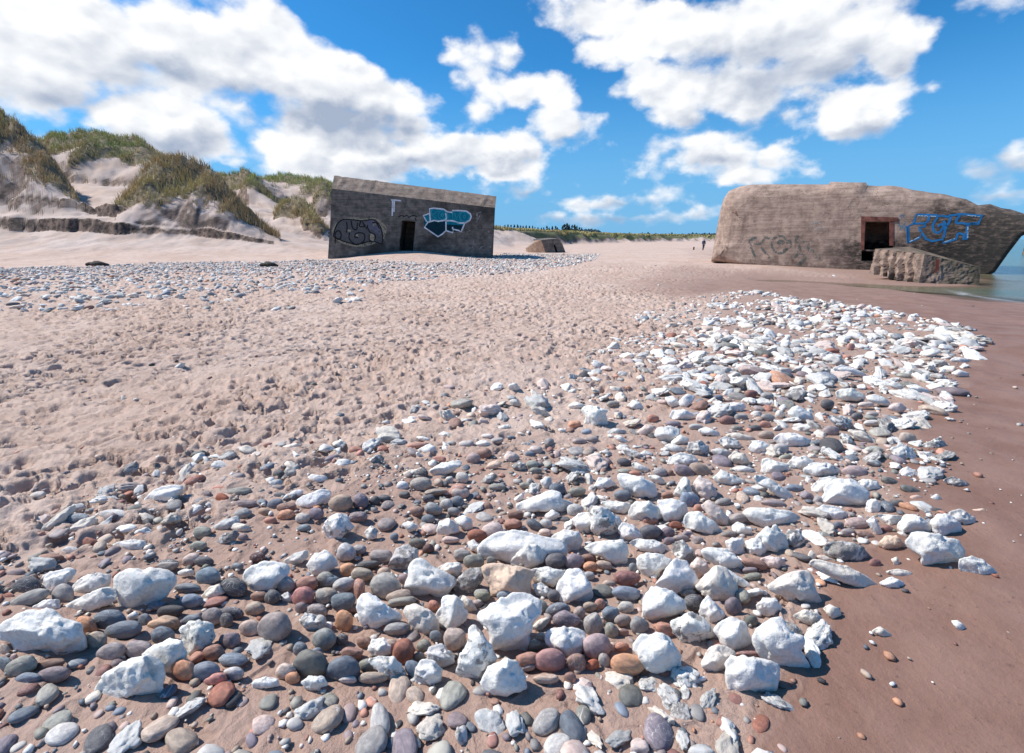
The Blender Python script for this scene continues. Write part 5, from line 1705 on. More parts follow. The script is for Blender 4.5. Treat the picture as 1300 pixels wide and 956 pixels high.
# pebbles: crop, then (centre x, centre y, width, height, turn, tint)
PB = {
 'A': [(555,133,160,62,-2,'lg'),(372,152,130,58,8,'b'),(435,112,50,30,0,'b'),(185,38,90,45,15,'lg'),(445,268,85,70,-10,'r'),(230,345,140,55,5,'br2'),(345,310,90,60,0,'lg'),(70,418,105,50,10,'m'),(130,475,150,95,10,'dg'),(135,540,205,70,22,'g'),
       (300,520,115,100,20,'g'),(40,530,65,45,0,'r'),(5,400,35,45,0,'b'),(525,640,165,100,8,'b3'),(610,688,185,90,10,'b'),(470,740,105,90,5,'t3'),(410,670,110,100,-20,'o'),(545,795,145,90,15,'mg'),(670,783,135,95,8,'mg'),(585,822,55,35,0,'t'),
       (645,620,60,40,30,'w'),(705,640,65,65,0,'b'),(790,660,140,60,5,'t2'),(770,570,100,40,8,'b'),(785,715,120,85,0,'b'),(20,785,55,60,0,'t'),(95,870,165,95,25,'gg'),(30,855,70,90,40,'b'),(235,860,160,65,15,'br'),(265,905,165,80,10,'m'),
       (135,925,130,60,5,'b'),(70,820,40,35,0,'p'),(820,375,110,55,10,'g'),(15,160,60,50,0,'g')],
 'B': [(240,427,120,95,0,'b2'),(375,485,135,105,-8,'dg'),(150,485,125,48,-3,'b'),(160,548,110,72,8,'b2'),(60,600,135,70,8,'k'),(50,655,110,75,-5,'t2'),(265,625,100,90,10,'mg'),(360,610,120,70,0,'dg'),(335,645,65,80,0,'dg'),
       (170,640,90,55,10,'b'),(470,585,95,70,10,'t3'),(495,525,85,50,5,'br'),(445,680,110,85,5,'t'),(570,672,170,150,32,'mg'),(355,735,110,95,30,'m'),(270,800,100,75,10,'br'),(130,880,110,125,60,'o4'),(240,890,135,100,5,'b'),(285,925,120,60,10,'r3'),
       (370,900,110,65,5,'lg'),(740,855,155,130,-5,'dgg'),(620,890,95,80,10,'t'),(660,920,75,60,0,'o'),(805,735,115,100,20,'gg2'),(695,780,70,75,40,'b'),(775,795,55,45,0,'b'),(725,465,115,75,15,'br2'),(710,525,105,95,30,'r3'),(800,525,100,75,-10,'gb'),
       (815,445,90,80,0,'g'),(770,595,100,65,-15,'mg'),(695,580,60,60,0,'m'),(555,530,80,75,40,'dg'),(620,470,85,80,0,'g'),(480,335,80,48,5,'dbr'),(215,215,90,65,10,'gg'),(200,280,85,50,10,'gg'),(50,370,100,55,5,'dg'),(220,355,95,50,0,'dg'),
       (160,345,90,55,25,'p'),(390,380,60,40,0,'b'),(235,35,60,50,0,'m'),(310,52,85,55,-20,'o3'),(395,20,135,50,5,'gg'),(425,78,110,50,5,'m'),(510,70,55,35,0,'b'),(575,75,80,50,15,'b'),(630,93,95,50,5,'br2'),(770,128,75,70,0,'m2'),(700,145,75,50,0,'lg'),
       (620,130,85,50,15,'o4'),(710,192,65,35,0,'b'),(550,157,65,40,0,'r4'),(415,243,50,50,0,'m'),(590,37,60,35,0,'dg'),(515,115,60,45,0,'t2'),(415,125,95,55,10,'g'),(320,97,50,25,0,'br')],
 'C': [(220,62,85,75,0,'m2'),(205,140,90,50,5,'m'),(150,310,95,88,0,'lg'),(218,297,65,48,0,'g'),(318,333,108,68,0,'mg'),(255,370,105,40,5,'dg'),(155,395,85,65,15,'o4'),(225,420,110,70,0,'t3'),(65,445,110,70,0,'b2'),(335,475,150,125,-10,'gg2'),
       (135,470,110,70,20,'lg'),(50,520,115,75,5,'t3'),(215,490,55,105,0,'r4'),(135,552,125,95,20,'b3'),(20,590,75,60,0,'m'),(415,525,130,70,8,'t3'),(415,552,140,45,8,'gg'),(393,683,125,65,3,'g'),(430,790,105,130,-15,'r'),(365,775,90,80,0,'t'),
       (680,730,115,120,40,'t'),(575,567,55,52,0,'r4'),(140,640,80,100,0,'o'),(25,655,60,80,0,'lg'),(45,740,100,95,10,'gg'),(130,735,60,60,0,'dg'),(235,745,75,60,0,'br'),(185,800,110,70,0,'br2'),(140,880,170,125,10,'b3'),(275,920,135,60,0,'t3'),
       (250,860,75,70,0,'gg'),(165,928,90,40,0,'lg'),(480,880,75,95,40,'b'),(530,765,70,65,0,'gg'),(505,815,55,45,0,'gg'),(585,720,60,60,40,'b'),(710,323,88,60,5,'g'),(545,150,70,45,0,'b'),(570,100,90,60,-15,'g'),(640,78,65,58,0,'lg'),(690,65,60,55,0,'b'),
       (700,20,90,60,0,'p'),(670,113,60,40,0,'g'),(495,110,65,50,0,'br2'),(550,50,60,40,0,'dg'),(335,48,60,35,0,'dg'),(290,60,55,45,0,'dg'),(385,240,40,45,0,'b'),(550,293,60,48,20,'dbr'),(430,440,45,60,30,'m'),(790,230,80,60,0,'r'),(655,250,85,35,0,'p'),
       (775,355,100,75,0,'gg'),(500,265,80,50,0,'dgg'),(20,835,70,110,30,'dg'),(120,75,120,90,10,'t3'),(805,515,70,50,0,'g'),(330,410,70,50,10,'t')],
 'D': [(180,207,105,85,10,'p'),(95,228,80,60,0,'r'),(270,175,85,50,5,'r4'),(435,173,62,52,0,'lg'),(430,215,60,40,0,'p'),(572,108,80,65,0,'lg'),(380,180,45,80,60,'b3'),(280,130,80,45,0,'br'),(565,357,95,80,0,'m2'),(475,355,110,80,0,'dg'),
       (165,352,50,45,0,'gg'),(640,340,75,45,0,'br'),(647,380,70,50,0,'o4'),(715,373,75,45,-10,'t'),(640,425,55,45,0,'g'),(120,525,80,60,0,'gg'),(235,520,95,55,0,'b2'),(495,590,115,70,8,'b'),(540,637,135,95,0,'m2'),(660,655,90,130,0,'g'),
       (405,575,75,65,0,'gg'),(595,605,55,70,-20,'mg'),(640,575,75,50,0,'t3'),(695,563,55,55,0,'r4'),(745,605,85,75,0,'b2'),(750,690,65,90,20,'gg'),(680,770,135,120,8,'mp'),(458,835,150,115,-3,'m3'),(335,835,130,75,15,'br2'),(580,850,90,90,20,'br'),
       (655,858,70,55,25,'o3'),(715,835,55,75,15,'g'),(380,765,68,55,0,'gg'),(345,870,70,35,10,'mg'),(550,920,60,60,0,'br'),(410,725,55,55,0,'t'),(440,925,130,55,0,'t'),(470,525,60,60,20,'dg'),(100,560,60,40,0,'mg'),(430,650,60,45,10,'br')],
 'E': [(255,155,75,45,0,'r4'),(115,37,80,55,0,'g'),(245,215,110,75,0,'dg'),(335,215,65,55,0,'m2'),(340,258,60,40,0,'m2'),(400,245,80,40,0,'mg'),(478,255,60,45,0,'mg'),(430,225,60,40,0,'m2'),(375,178,65,35,0,'r'),(135,437,125,75,-3,'br3'),
       (55,465,65,40,0,'t3'),(140,512,140,75,-8,'b2'),(455,555,95,85,10,'dg'),(655,580,80,95,20,'m2'),(320,685,105,70,-30,'r4'),(197,667,90,90,-20,'g'),(115,640,80,60,0,'mg'),(150,860,175,105,-12,'o'),(135,580,75,60,0,'lg'),(760,370,130,55,-15,'br2'),
       (735,398,75,35,0,'m2'),(750,430,90,40,10,'gg'),(740,645,65,65,0,'dgg'),(485,100,60,50,0,'r4'),(430,65,80,90,0,'b2'),(665,150,130,55,10,'mg'),(600,70,80,45,10,'g'),(165,385,40,50,0,'b'),(630,225,75,40,0,'mg'),(740,805,150,35,0,'br3'),
       (110,770,70,50,0,'r4'),(500,925,40,30,0,'w'),(120,700,60,40,0,'br'),(60,770,60,45,0,'t'),(440,510,60,40,0,'t3')],
 'G': [(245,185,90,45,-30,'dgg'),(340,222,110,40,-20,'dgg'),(360,258,65,35,0,'p'),(445,312,65,35,-5,'dg'),(270,285,80,50,0,'dg'),(180,545,55,45,0,'br3'),(105,370,115,60,0,'mp'),(60,408,70,40,0,'mg'),(135,420,80,40,-15,'br'),(15,380,50,50,0,'b3'),
       (95,140,120,60,-8,'mp'),(175,45,90,45,0,'lg'),(200,72,70,35,0,'t3'),(240,75,45,40,0,'mg'),(235,395,70,40,-20,'br3'),(10,755,30,35,0,'dg')],
 'J': [(410,640,140,50,0,'lg'),(400,605,130,40,-15,'gg'),(675,760,130,90,-15,'t'),(360,500,120,45,0,'p'),(290,590,90,60,0,'dg'),(70,500,110,80,0,'dg'),(405,575,100,45,0,'g'),(240,60,60,60,0,'r4'),(150,140,60,50,0,'br2')],
 'I': [(255,265,120,80,0,'br3'),(760,780,140,70,-5,'b2'),(860,835,110,70,-20,'m2'),(950,870,80,80,0,'g'),(380,800,95,45,0,'o3'),(655,215,75,65,0,'lg'),(565,240,110,65,-15,'g'),(550,295,90,60,-15,'r4'),(1040,345,130,90,0,'mg'),(670,480,120,85,-15,'lg'),
       (560,375,120,70,0,'t3'),(640,690,110,80,-20,'m2'),(440,60,95,65,0,'br3'),(620,895,190,65,-8,'mg'),(360,235,100,55,0,'g'),(190,95,80,55,0,'b3'),(560,80,100,60,0,'g'),(950,440,130,60,0,'b'),(700,540,100,40,10,'gg'),(330,320,90,50,0,'gg'),(470,320,100,50,0,'dg')],
 'H': [(545,580,110,65,-5,'dg'),(545,835,130,95,-8,'b'),(1010,650,170,95,-20,'m2'),(1120,640,180,110,-25,'t3'),(185,805,140,75,5,'gg'),(40,790,130,120,-20,'b3'),(180,935,120,60,0,'g'),(270,350,80,50,0,'b2'),(175,290,100,60,0,'o4'),(460,135,100,45,5,'g'),
       (640,665,90,45,-10,'r4'),(820,660,110,80,0,'g'),(900,665,60,65,0,'br'),(545,650,110,45,0,'gg'),(210,420,110,50,0,'mg'),(310,405,100,45,0,'mg'),(1050,870,140,130,0,'b2'),(920,290,120,50,0,'m2'),(770,245,90,60,0,'r4'),(1090,310,110,50,0,'lg'),(880,830,90,60,0,'br2')],
 'K': [(225,400,125,85,0,'dg'),(230,485,175,115,3,'gg2'),(560,430,110,90,-20,'lg'),(535,540,150,115,0,'r4'),(745,230,140,90,0,'br2'),(650,275,120,95,10,'mp'),(370,475,80,75,0,'t3'),(200,165,180,50,5,'r4'),(380,280,115,55,0,'r4'),(850,510,140,60,0,'gg'),
       (1165,375,100,55,0,'gg'),(1140,325,110,75,0,'gg2'),(1080,495,95,55,0,'gg'),(1120,240,95,55,0,'b'),(1170,205,110,70,0,'p'),(475,148,75,40,0,'g'),(605,155,130,60,5,'lg'),(775,90,100,45,0,'lg'),(850,125,110,55,10,'g'),(1280,140,80,70,0,'g'),
       (90,575,90,60,0,'dg'),(285,600,105,60,10,'dg'),(340,550,190,55,3,'t3'),(70,500,100,80,0,'w'),(460,450,70,60,0,'lg'),(425,485,60,50,0,'dg')],
 'M': [(1005,98,75,45,5,'b'),(965,213,80,60,0,'dg'),(590,305,90,50,0,'r4'),(970,300,95,60,0,'mg'),(460,80,100,40,15,'dgg'),(1250,30,60,35,0,'dg'),(1160,40,80,40,0,'mg')],
}


def rock_noise_shape(v, seed, amp=0.08, planes=10, depth=0.86, jag=0.35):
    """lump with soft facets, from unit directions v"""
    r = np.random.default_rng(seed)
    p = v.copy()
    for k in range(planes):
        n = r.normal(size=3)
        n /= np.linalg.norm(n)
        h = r.uniform(0.58, depth)
        d = p @ n - h
        p = p - (np.where(d > 0, d, 0) * r.uniform(0.75, 1.0))[:, None] * n
    off = r.uniform(-50, 50, 3)
    d = fbm(v * 1.6 + off, 2, seed) * amp * 1.6 + fbm(v * 4.2 + off, 3, seed + 9) * amp * 0.75
    pit = fbm(v * 3.0 - off, 2, seed + 5)
    d = d - amp * 1.3 * np.clip(pit - 0.35, 0, 1) * jag * 2
    return p * (1 + d)[:, None]


def pebble_shape(v, seed, sub_amp=0.05):
    r = np.random.default_rng(seed)
    off = r.uniform(-50, 50, 3)
    e = r.uniform(0.80, 1.0)
    p = np.sign(v) * np.abs(v) ** e
    p[:, 0] *= 1 + 0.14 * v[:, 0] * r.choice([-1, 1]) * r.uniform(0.3, 1)
    p[:, 1] *= 1 + 0.22 * v[:, 0] * r.choice([-1, 1]) * r.uniform(0.2, 1)
    if r.random() < 0.5:
        n = r.normal(size=3)
        n /= np.linalg.norm(n)
        d = p @ n - r.uniform(0.6, 0.85)
        p = p - (np.where(d > 0, d, 0) * 0.8)[:, None] * n
    return p * (1 + fbm(v * 1.3 + off, 2, seed) * sub_amp * 1.6 + fbm(v * 4.5 + off, 2, seed + 3) * sub_amp * 0.22)[:, None]


STONES = []          # every single stone: dict(kind, u, v, area, tint, name parts)
COVER = np.zeros((1010, 1700), bool)     # photo pixels (with margins) already covered by a placed stone
CX0, CY0 = 200, 0


def mark_cover(poly):
    P = np.array(poly)
    x0, x1 = int(max(P[:, 0].min() + CX0, 0)), int(min(P[:, 0].max() + CX0 + 2, COVER.shape[1]))
    y0, y1 = int(max(P[:, 1].min() - CY0, 0)), int(min(P[:, 1].max() - CY0 + 2, COVER.shape[0]))
    if x1 <= x0 or y1 <= y0:
        return
    gx, gy = np.meshgrid(np.arange(x0, x1), np.arange(y0, y1))
    m = inpoly(gx.ravel() - CX0 + 0.5, gy.ravel() + CY0 + 0.5, poly).reshape(gx.shape)
    COVER[y0:y1, x0:x1] |= m


def view_basis(u, v):
    d = pix_dir(u, v)
    # axes of the traced drawing: across, and square to the walker's line of sight at mid view
    return d, np.array([1.0, 0, 0]), np.array([0, sp, cp])


def settle(P, u, v, sink=0.22):
    """put the lump P (view-oriented metres per unit pixel at unit depth) on the sand on the ray through (u,v)"""
    d, right, up = view_basis(u, v)
    fw = np.array([0, cp, -sp])
    t = 0.0
    for it in range(4):
        z0 = float(terrain(np.array([0.0]), np.array([max(ground_at(u, v)[1], 0.3)]))[0][0]) * 0
        s = (z0 - CAM_H) / d[2] - t
        c = np.array([0, 0, CAM_H]) + d * s
        k = (d @ fw) * s / FPX
        Q = P[:, :1] * right + P[:, 1:2] * up + P[:, 2:3] * (-d)
        Q = Q * k
        zmin, zmax = Q[:, 2].min(), Q[:, 2].max()
        want = z0 - zmin - sink * (zmax - zmin)      # height of the centre
        t = max(want, 0) / -d[2]
    return c, Q, k


def polar_radius(poly, n=128):
    """outline radius round its centroid"""
    P = np.array(poly, float)
    x, y = P[:, 0], P[:, 1]
    xs, ys = np.roll(x, -1), np.roll(y, -1)
    cr = x * ys - xs * y
    A = cr.sum() / 2
    cx, cy = ((x + xs) * cr).sum() / (6 * A), ((y + ys) * cr).sum() / (6 * A)
    ang = np.linspace(-math.pi, math.pi, n, endpoint=False)
    rad = np.zeros(n)
    for k, a in enumerate(ang):
        dx, dy = math.cos(a), math.sin(a)
        best = 0
        for i in range(len(P)):
            ax, ay = x[i] - cx, y[i] - cy
            bx, by = xs[i] - cx, ys[i] - cy
            ex, ey = bx - ax, by - ay
            den = dx * ey - dy * ex
            if abs(den) < 1e-9:
                continue
            t = (ax * ey - ay * ex) / den
            q = (ax * dy - ay * dx) / den
            if t > 0 and -1e-6 <= q <= 1 + 1e-6:
                best = max(best, t)
        rad[k] = best
    ker = np.array([1, 2, 1]) / 4.0
    pad = np.concatenate([rad[-1:], rad, rad[:1]])
    rad = np.convolve(pad, ker, 'valid')
    return cx, cy, ang, rad, abs(A)


def traced_flint(poly, seed, tint):
    """lump whose outline from the walker's side follows the traced one, with a depth of its own"""
    cx, cy, ang, rad, A = polar_radius([(x, -y) for x, y in poly])
    rad = rad * 1.10
    u, v = cx, -cy
    size = math.sqrt(A)
    sub = 5 if size > 55 else (4 if size > 16 else 3)
    D, F = ICO[sub]
    r = np.random.default_rng(seed)
    phi = np.arctan2(D[:, 1], D[:, 0])
    rr = np.interp(phi, np.append(ang, math.pi), np.append(rad, rad[0]))
    flat = np.hypot(D[:, 0], D[:, 1])
    mr = np.percentile(rad, 25)
    T = mr * r.uniform(0.75, 0.95)
    blend = flat ** 1.5                        # rounder towards the pole
    R_ = mr * (1 - blend) + rr * blend
    pe = 0.80
    P = np.stack([np.sign(D[:, 0]) * np.abs(D[:, 0] / np.maximum(flat, 1e-6)) * R_ * flat ** pe, np.sign(D[:, 1]) * np.abs(D[:, 1] / np.maximum(flat, 1e-6)) * R_ * flat ** pe, np.sign(D[:, 2]) * T * np.abs(D[:, 2]) ** 0.85], 1)
    # broad broken faces on the side that shows
    nf = 3 if tint in ('w', 'c', 'o', 'p') else 5
    for k in range(nf + 4):
        th = r.uniform(0, 2 * math.pi)
        if k == 0:
            th = r.uniform(0.9, 2.2)           # one broad face looking up
        el = r.uniform(0.25, 1.0)
        n = np.array([math.cos(th) * math.cos(el), math.sin(th) * math.cos(el), math.sin(el)])
        sup = (P @ n).max()
        h = sup * r.uniform(0.62, 0.88)
        d = P @ n - h
        soft = 0.03 * mr
        cutd = np.where(d > 0, d, 0)
        w_ = np.clip(D[:, 2] * 3, 0, 1)         # keep the outline itself
        P = P - (cutd * r.uniform(0.75, 1.0) * w_)[:, None] * n
    off = r.uniform(-50, 50, 3)
    S = D * 1.0
    pitty = 1.0 if tint in ('f', 'fd', 'lg') else 0.55
    q = P / mr
    rdg = 1 - np.abs(fbm(q * 1.7 - off, 3, seed + 7))
    d = fbm(q * 1.1 + off, 2, seed) * 0.07 + fbm(q * 2.6 + off, 3, seed + 1) * 0.040 * (0.6 + pitty) + fbm(q * 7.5 + off, 3, seed + 2) * 0.013 * (0.5 + pitty) + (rdg - 0.6) * 0.13
    pit = fbm(q * 2.2 - off, 2, seed + 5)
    d = d - np.clip(pit - 0.36, 0, 1) * 0.34 * pitty
    nrm = P / np.maximum(np.linalg.norm(P, axis=1)[:, None], 1e-6)
    P = P + nrm * (d * mr)[:, None]
    return u, v, P, F, A


print('flints', len(FL), 'pebbles', sum(len(x) for x in PB.values()))


def make_traced():
    for i, (cr, tint, poly, short, label) in enumerate(FL):
        x0, y0, s = CROPS[cr]
        pp = [(x0 + a / s, y0 + b / s) for a, b in poly]
        u, v, P, F, A = traced_flint(pp, 1000 + i, tint)
        c, Q, k = settle(P, u, v, 0.20)
        # object space in half-widths, so that texture grain is alike on all stones
        me = mesh_np('flint_stone', Q / 0.1, F)
        o = link('flint_stone', me, M_WHITE)
        o.location = c
        o.scale = (0.1, 0.1, 0.1)
        t = np.array(WT[tint])
        j = rng.normal(1, 0.025)
        o.color = (t[0] * j, t[1] * j * rng.normal(1, 0.008), t[2] * j * rng.normal(1, 0.012), min(1, t[3] * rng.uniform(0.6, 1.3)))
        mark_cover(pp)
        W = max(p[0] for p in pp) - min(p[0] for p in pp)
        Hh = max(p[1] for p in pp) - min(p[1] for p in pp)
        STONES.append(dict(o=o, kind='flint', u=u, v=v, A=A, tint=tint, short=short, label=label, asp=W / max(Hh, 1), X=c[0], Y=c[1]))


PEB_MESH = {}


def peb_mesh(var, sub):
    if (var, sub) not in PEB_MESH:
        D, F = ICO[sub]
        PEB_MESH[(var, sub)] = mesh_np('pebble', pebble_shape(D.copy(), 300 + var), F)
        PEB_MESH[(var, sub)].materials.append(M_PEB)
    return PEB_MESH[(var, sub)]


FLI_MESH = {}


def fli_mesh(var, sub):
    if (var, sub) not in FLI_MESH:
        D, F = ICO[sub]
        FLI_MESH[(var, sub)] = mesh_np('flint_stone', rock_noise_shape(D.copy(), 500 + var, 0.15, 9, 0.82), F)
        FLI_MESH[(var, sub)].materials.append(M_WHITE)
    return FLI_MESH[(var, sub)]


PEB_PROTO, FLI_PROTO = {}, {}


def copy_stone(proto_dict, mesh_fn, name, var, sub):
    key = (var, sub)
    if key not in proto_dict:
        o = bpy.data.objects.new(name, mesh_fn(var, sub))
        proto_dict[key] = o
    else:
        o = proto_dict[key].copy()
    COL.objects.link(o)
    return o


def cover_pebble(u, v, w, h, turn):
    a, b, th = w / 2, h / 2, R(turn)
    mark_cover([(u + a * math.cos(q) * math.cos(th) - b * math.sin(q) * math.sin(th), v - a * math.cos(q) * math.sin(th) - b * math.sin(q) * math.cos(th)) for q in np.linspace(0, 2 * math.pi, 14, endpoint=False)])


def place_pebble(u, v, w, h, turn, tint, alone=True):
    """pebble seen as an ellipse w x h (photo pixels)"""
    var = int(rng.integers(0, 14))
    D = ICO[2][0]
    a, b = w / 2, h / 2
    if b > a:
        a, b, turn = b, a, turn + 90
    cth = 0.5 * (a + b) * rng.uniform(0.62, 0.85)
    th = R(turn)
    rot = np.array([[math.cos(th), -math.sin(th), 0], [math.sin(th), math.cos(th), 0], [0, 0, 1]])
    P = (D * np.array([a, b, cth])) @ rot.T
    c, Q, k = settle(P, u, v, 0.2)
    d, right, up = view_basis(u, v)
    B = np.stack([right, up, -d], 1)
    # the same ellipsoid on square axes
    M, (a, b, cth), _ = np.linalg.svd(B @ rot @ np.diag([a, b, cth]))
    if np.linalg.det(M) < 0:
        M[:, 2] *= -1
    if rng.random() < 0.5:
        M = M @ np.diag([-1, -1, 1])
    t = np.clip(np.array(PC[tint]) * 1.25 * rng.normal(1, 0.07) * np.array([rng.normal(1, 0.03), 1, rng.normal(1, 0.03)]), 0.02, 0.9)
    mot = float(np.clip(rng.beta(1.3, 2.2), 0, 1))
    if not alone:
        S, F = small_shape(False, var % 10, 3)
        add_mass(False, (S * np.array([a, b, cth]) * k) @ M.T + c, F, (*t, mot))
        return
    sub = 4 if max(w, h) > 22 else 3
    o = copy_stone(PEB_PROTO, peb_mesh, 'pebble', var, sub)
    o.matrix_world = Matrix.Translation(Vector(c)) @ Matrix(M.tolist()).to_4x4() @ Matrix.Diagonal((a * k, b * k, cth * k, 1))
    o.color = (*t, mot)
    STONES.append(dict(o=o, kind='pebble', u=u, v=v, A=0.785 * w * h, tint=tint, short='', label='', asp=max(w, h) / min(w, h), X=c[0], Y=c[1]))


mass = {True: [[], [], [], 0], False: [[], [], [], 0]}
small_shapes = {}


def small_shape(white, var, sub):
    k = (white, var, sub)
    if k not in small_shapes:
        D, F = ICO[sub]
        small_shapes[k] = ((rock_noise_shape(D.copy(), 700 + var, 0.17, 9, 0.80) if white else pebble_shape(D.copy(), 800 + var)), F)
    return small_shapes[k]


def add_mass(white, V, F, tint):
    M = mass[white]
    M[0].append(V)
    M[1].append(F + M[3])
    M[2].append(np.tile(np.asarray(tint, float), (len(V), 1)))
    M[3] += len(V)


make_traced()
PEBBLES = []
for cr, lst in PB.items():
    x0, y0, s = CROPS[cr]
    for (x, y, w, h, tn, tint) in lst:
        PEBBLES.append((x0 + x / s, y0 + y / s, w / s, h / s, tn, tint))
for (u, v, w, h, tn, tint) in PEBBLES:
    cover_pebble(u, v, w, h, tn)


# ---- all the other stones, strewn over the same ground
def strew():
    area = []
    cand = []
    r = np.random.default_rng(21)

    def field(n, xr, yr):
        x = r.uniform(*xr, n)
        y = r.uniform(*yr, n)
        return x, y
    # near field and the bar
    x, y = [], []
    for (n, xr, yr) in ((9500, (-2.6, 3.2), (0.15, 3.4)), (26000, (-4.5, 7.5), (3.0, 7.5)), (22000, (-4, 13), (6.5, 15)), (62000, (-32, 9), (10, 60)), (2600, (-14, 14), (2.5, 34))):
        a, b = field(n, xr, yr)
        x.append(a)
        y.append(b)
    grp = np.concatenate([np.full(len(a), i) for i, a in enumerate(x)])
    x = np.concatenate(x)
    y = np.concatenate(y)
    u, v = proj(x, y, np.zeros_like(x))
    bar = region(BAR, x, y, 7, 10)
    cob = region(COBBLES, x, y, 9, 11)
    spa = region(SPARSE, x, y, 12, 12)
    fb = region(FARBAND, x, y, 7, 13)
    ft = region(FARTHIN, x, y, 12, 14)
    clump = fbm(np.stack([x * 0.9, y * 0.9], 1), 3, 15)
    clump2 = fbm(np.stack([x * 2.2, y * 2.2], 1), 2, 16)
    pr = np.zeros(len(x))
    white = np.zeros(len(x))
    size = np.zeros(len(x))
    up = sstep(620, 420, v)                # far part of the bar is whiter
    pr = np.where(spa, 0.10 + 0.35 * sstep(0.0, 0.6, clump), pr)
    white = np.where(spa, 0.50, white)
    pr = np.where(ft & (clump2 > -0.1), 0.30, pr)
    white = np.where(ft, 0.85, white)
    pr = np.where(cob, 0.33 + 0.50 * clump, pr)
    white = np.where(cob, 0.13, white)
    pr = np.where(bar, 0.55 + 0.55 * clump, pr)
    white = np.where(bar, 0.50 + 0.18 * up, white)
    pr = np.where(fb, np.where(v < 350, 0.90, 0.45) + 0.25 * clump, pr)
    white = np.where(fb, 0.87, white)
    scatter = grp == 4
    dry = (wetness(x, y) < 0.3)
    pr = np.where(scatter, np.where((pr == 0) & (y < 34), np.where(dry, 0.10, 0.055), 0), pr)
    white = np.where(scatter, 0.6, white)
    # only where each batch is meant to work
    pr = np.where((grp == 3) & ~(fb | ft), 0, pr)
    pr = np.where((grp < 3) & (fb | ft), 0, pr)
    pr = np.where(np.abs(y) < 0.2, 0, pr)
    keep = r.random(len(x)) < pr
    x, y, u, v, white, grp, fb, ft, bar, cob, scatter = [q[keep] for q in (x, y, u, v, white, grp, fb, ft, bar, cob, scatter)]
    n = len(x)
    isw = r.random(n) < white
    # half-length in metres
    dia = np.where(isw, r.lognormal(math.log(0.105), 0.42, n), r.lognormal(math.log(0.055), 0.50, n))
    dia = np.where(fb | ft, r.lognormal(math.log(0.115), 0.45, n), dia)
    dia = np.where((fb | ft) & (v > 352), r.lognormal(math.log(0.15), 0.45, n), dia)
    dia = np.where(scatter, r.lognormal(math.log(0.055), 0.4, n), dia)
    dia = np.where(bar & (v < 560), dia * 1.25, dia)
    dia = np.clip(dia, 0.025, np.where(v > 830, 0.10, np.where(v > 620, np.where(isw, 0.15, 0.095), 0.30)))
    order = np.argsort(-dia)
    # spacing: no stone right inside another
    cell = {}
    out = []
    for i in order:
        ui, vi = u[i], v[i]
        rpx = dia[i] * 0.5 * FPX / max(math.hypot(y[i], CAM_H), 0.3)
        iu, iv = int(ui) + CX0, int(vi) - CY0
        if 0 <= iu < COVER.shape[1] and 0 <= iv < COVER.shape[0]:
            # centre and shoulders must be free of the placed stones
            bad = 0
            for du, dv in ((0, 0), (-.7, 0), (.7, 0), (0, -.45), (0, .45)):
                a, b = int(ui + du * rpx) + CX0, int(vi + dv * rpx) - CY0
                if 0 <= a < COVER.shape[1] and 0 <= b < COVER.shape[0] and COVER[b, a]:
                    bad += 1
            if bad > 0:
                continue
        rad = dia[i] * 0.40
        key = (int(math.floor(x[i] / 0.35)), int(math.floor(y[i] / 0.35)))
        ok = True
        for a in (-1, 0, 1):
            for b in (-1, 0, 1):
                for (xx, yy, rr) in cell.get((key[0] + a, key[1] + b), ()):
                    if (xx - x[i]) ** 2 + (yy - y[i]) ** 2 < (rad + rr) ** 2 * 0.62:
                        ok = False
                        break
                if not ok:
                    break
            if not ok:
                break
        if not ok:
            continue
        cell.setdefault(key, []).append((x[i], y[i], rad))
        out.append(i)
    return [(x[i], y[i], u[i], v[i], dia[i], bool(isw[i])) for i in out]


strewn = strew()
z_all = terrain(np.array([s[0] for s in strewn]), np.array([s[1] for s in strewn]))[0]
# rank by how large they show: the largest become stones of their own, the rest one mass
inview = [(-5 < s[2] < 1305 and 300 < s[3] < 955) for s in strewn]
size_px = [s[4] * FPX / math.hypot(s[1], CAM_H) if ok else 0 for s, ok in zip(strewn, inview)]
n_fl = 300 - sum(1 for s in STONES if s['kind'] == 'flint')
ordw = [i for i in np.argsort(-np.array(size_px)) if strewn[i][5] and size_px[i] > 0][:max(n_fl, 0)]
both = [(0.42 * size_px[i] ** 2, 'strewn', i) for i in range(len(strewn)) if not strewn[i][5] and size_px[i] > 0]
both += [(0.785 * p[2] * p[3], 'seen', k) for k, p in enumerate(PEBBLES)]
both.sort(key=lambda q: -q[0])
best = both[:300]
solo = set(ordw) | {i for _, w_, i in best if w_ == 'strewn'}
seen_solo = {i for _, w_, i in best if w_ == 'seen'}
for k, p in enumerate(PEBBLES):
    place_pebble(*p, alone=k in seen_solo)
PKEYS = ['g', 'g', 'dg', 'b', 'b', 'b2', 'b3', 'lg', 'm', 'm2', 'mg', 'mg', 'mp', 't', 't3', 't3', 'br', 'br2', 'br3', 'r', 'r4', 'r4', 'o4', 'gg', 'gg', 'gg2', 'dgg', 'p', 'lg', 'k']
WKEYS = ['w', 'w', 'w', 'w', 'c', 'c', 'lg', 'lg', 'f', 'f', 'f', 'fd', 'p']

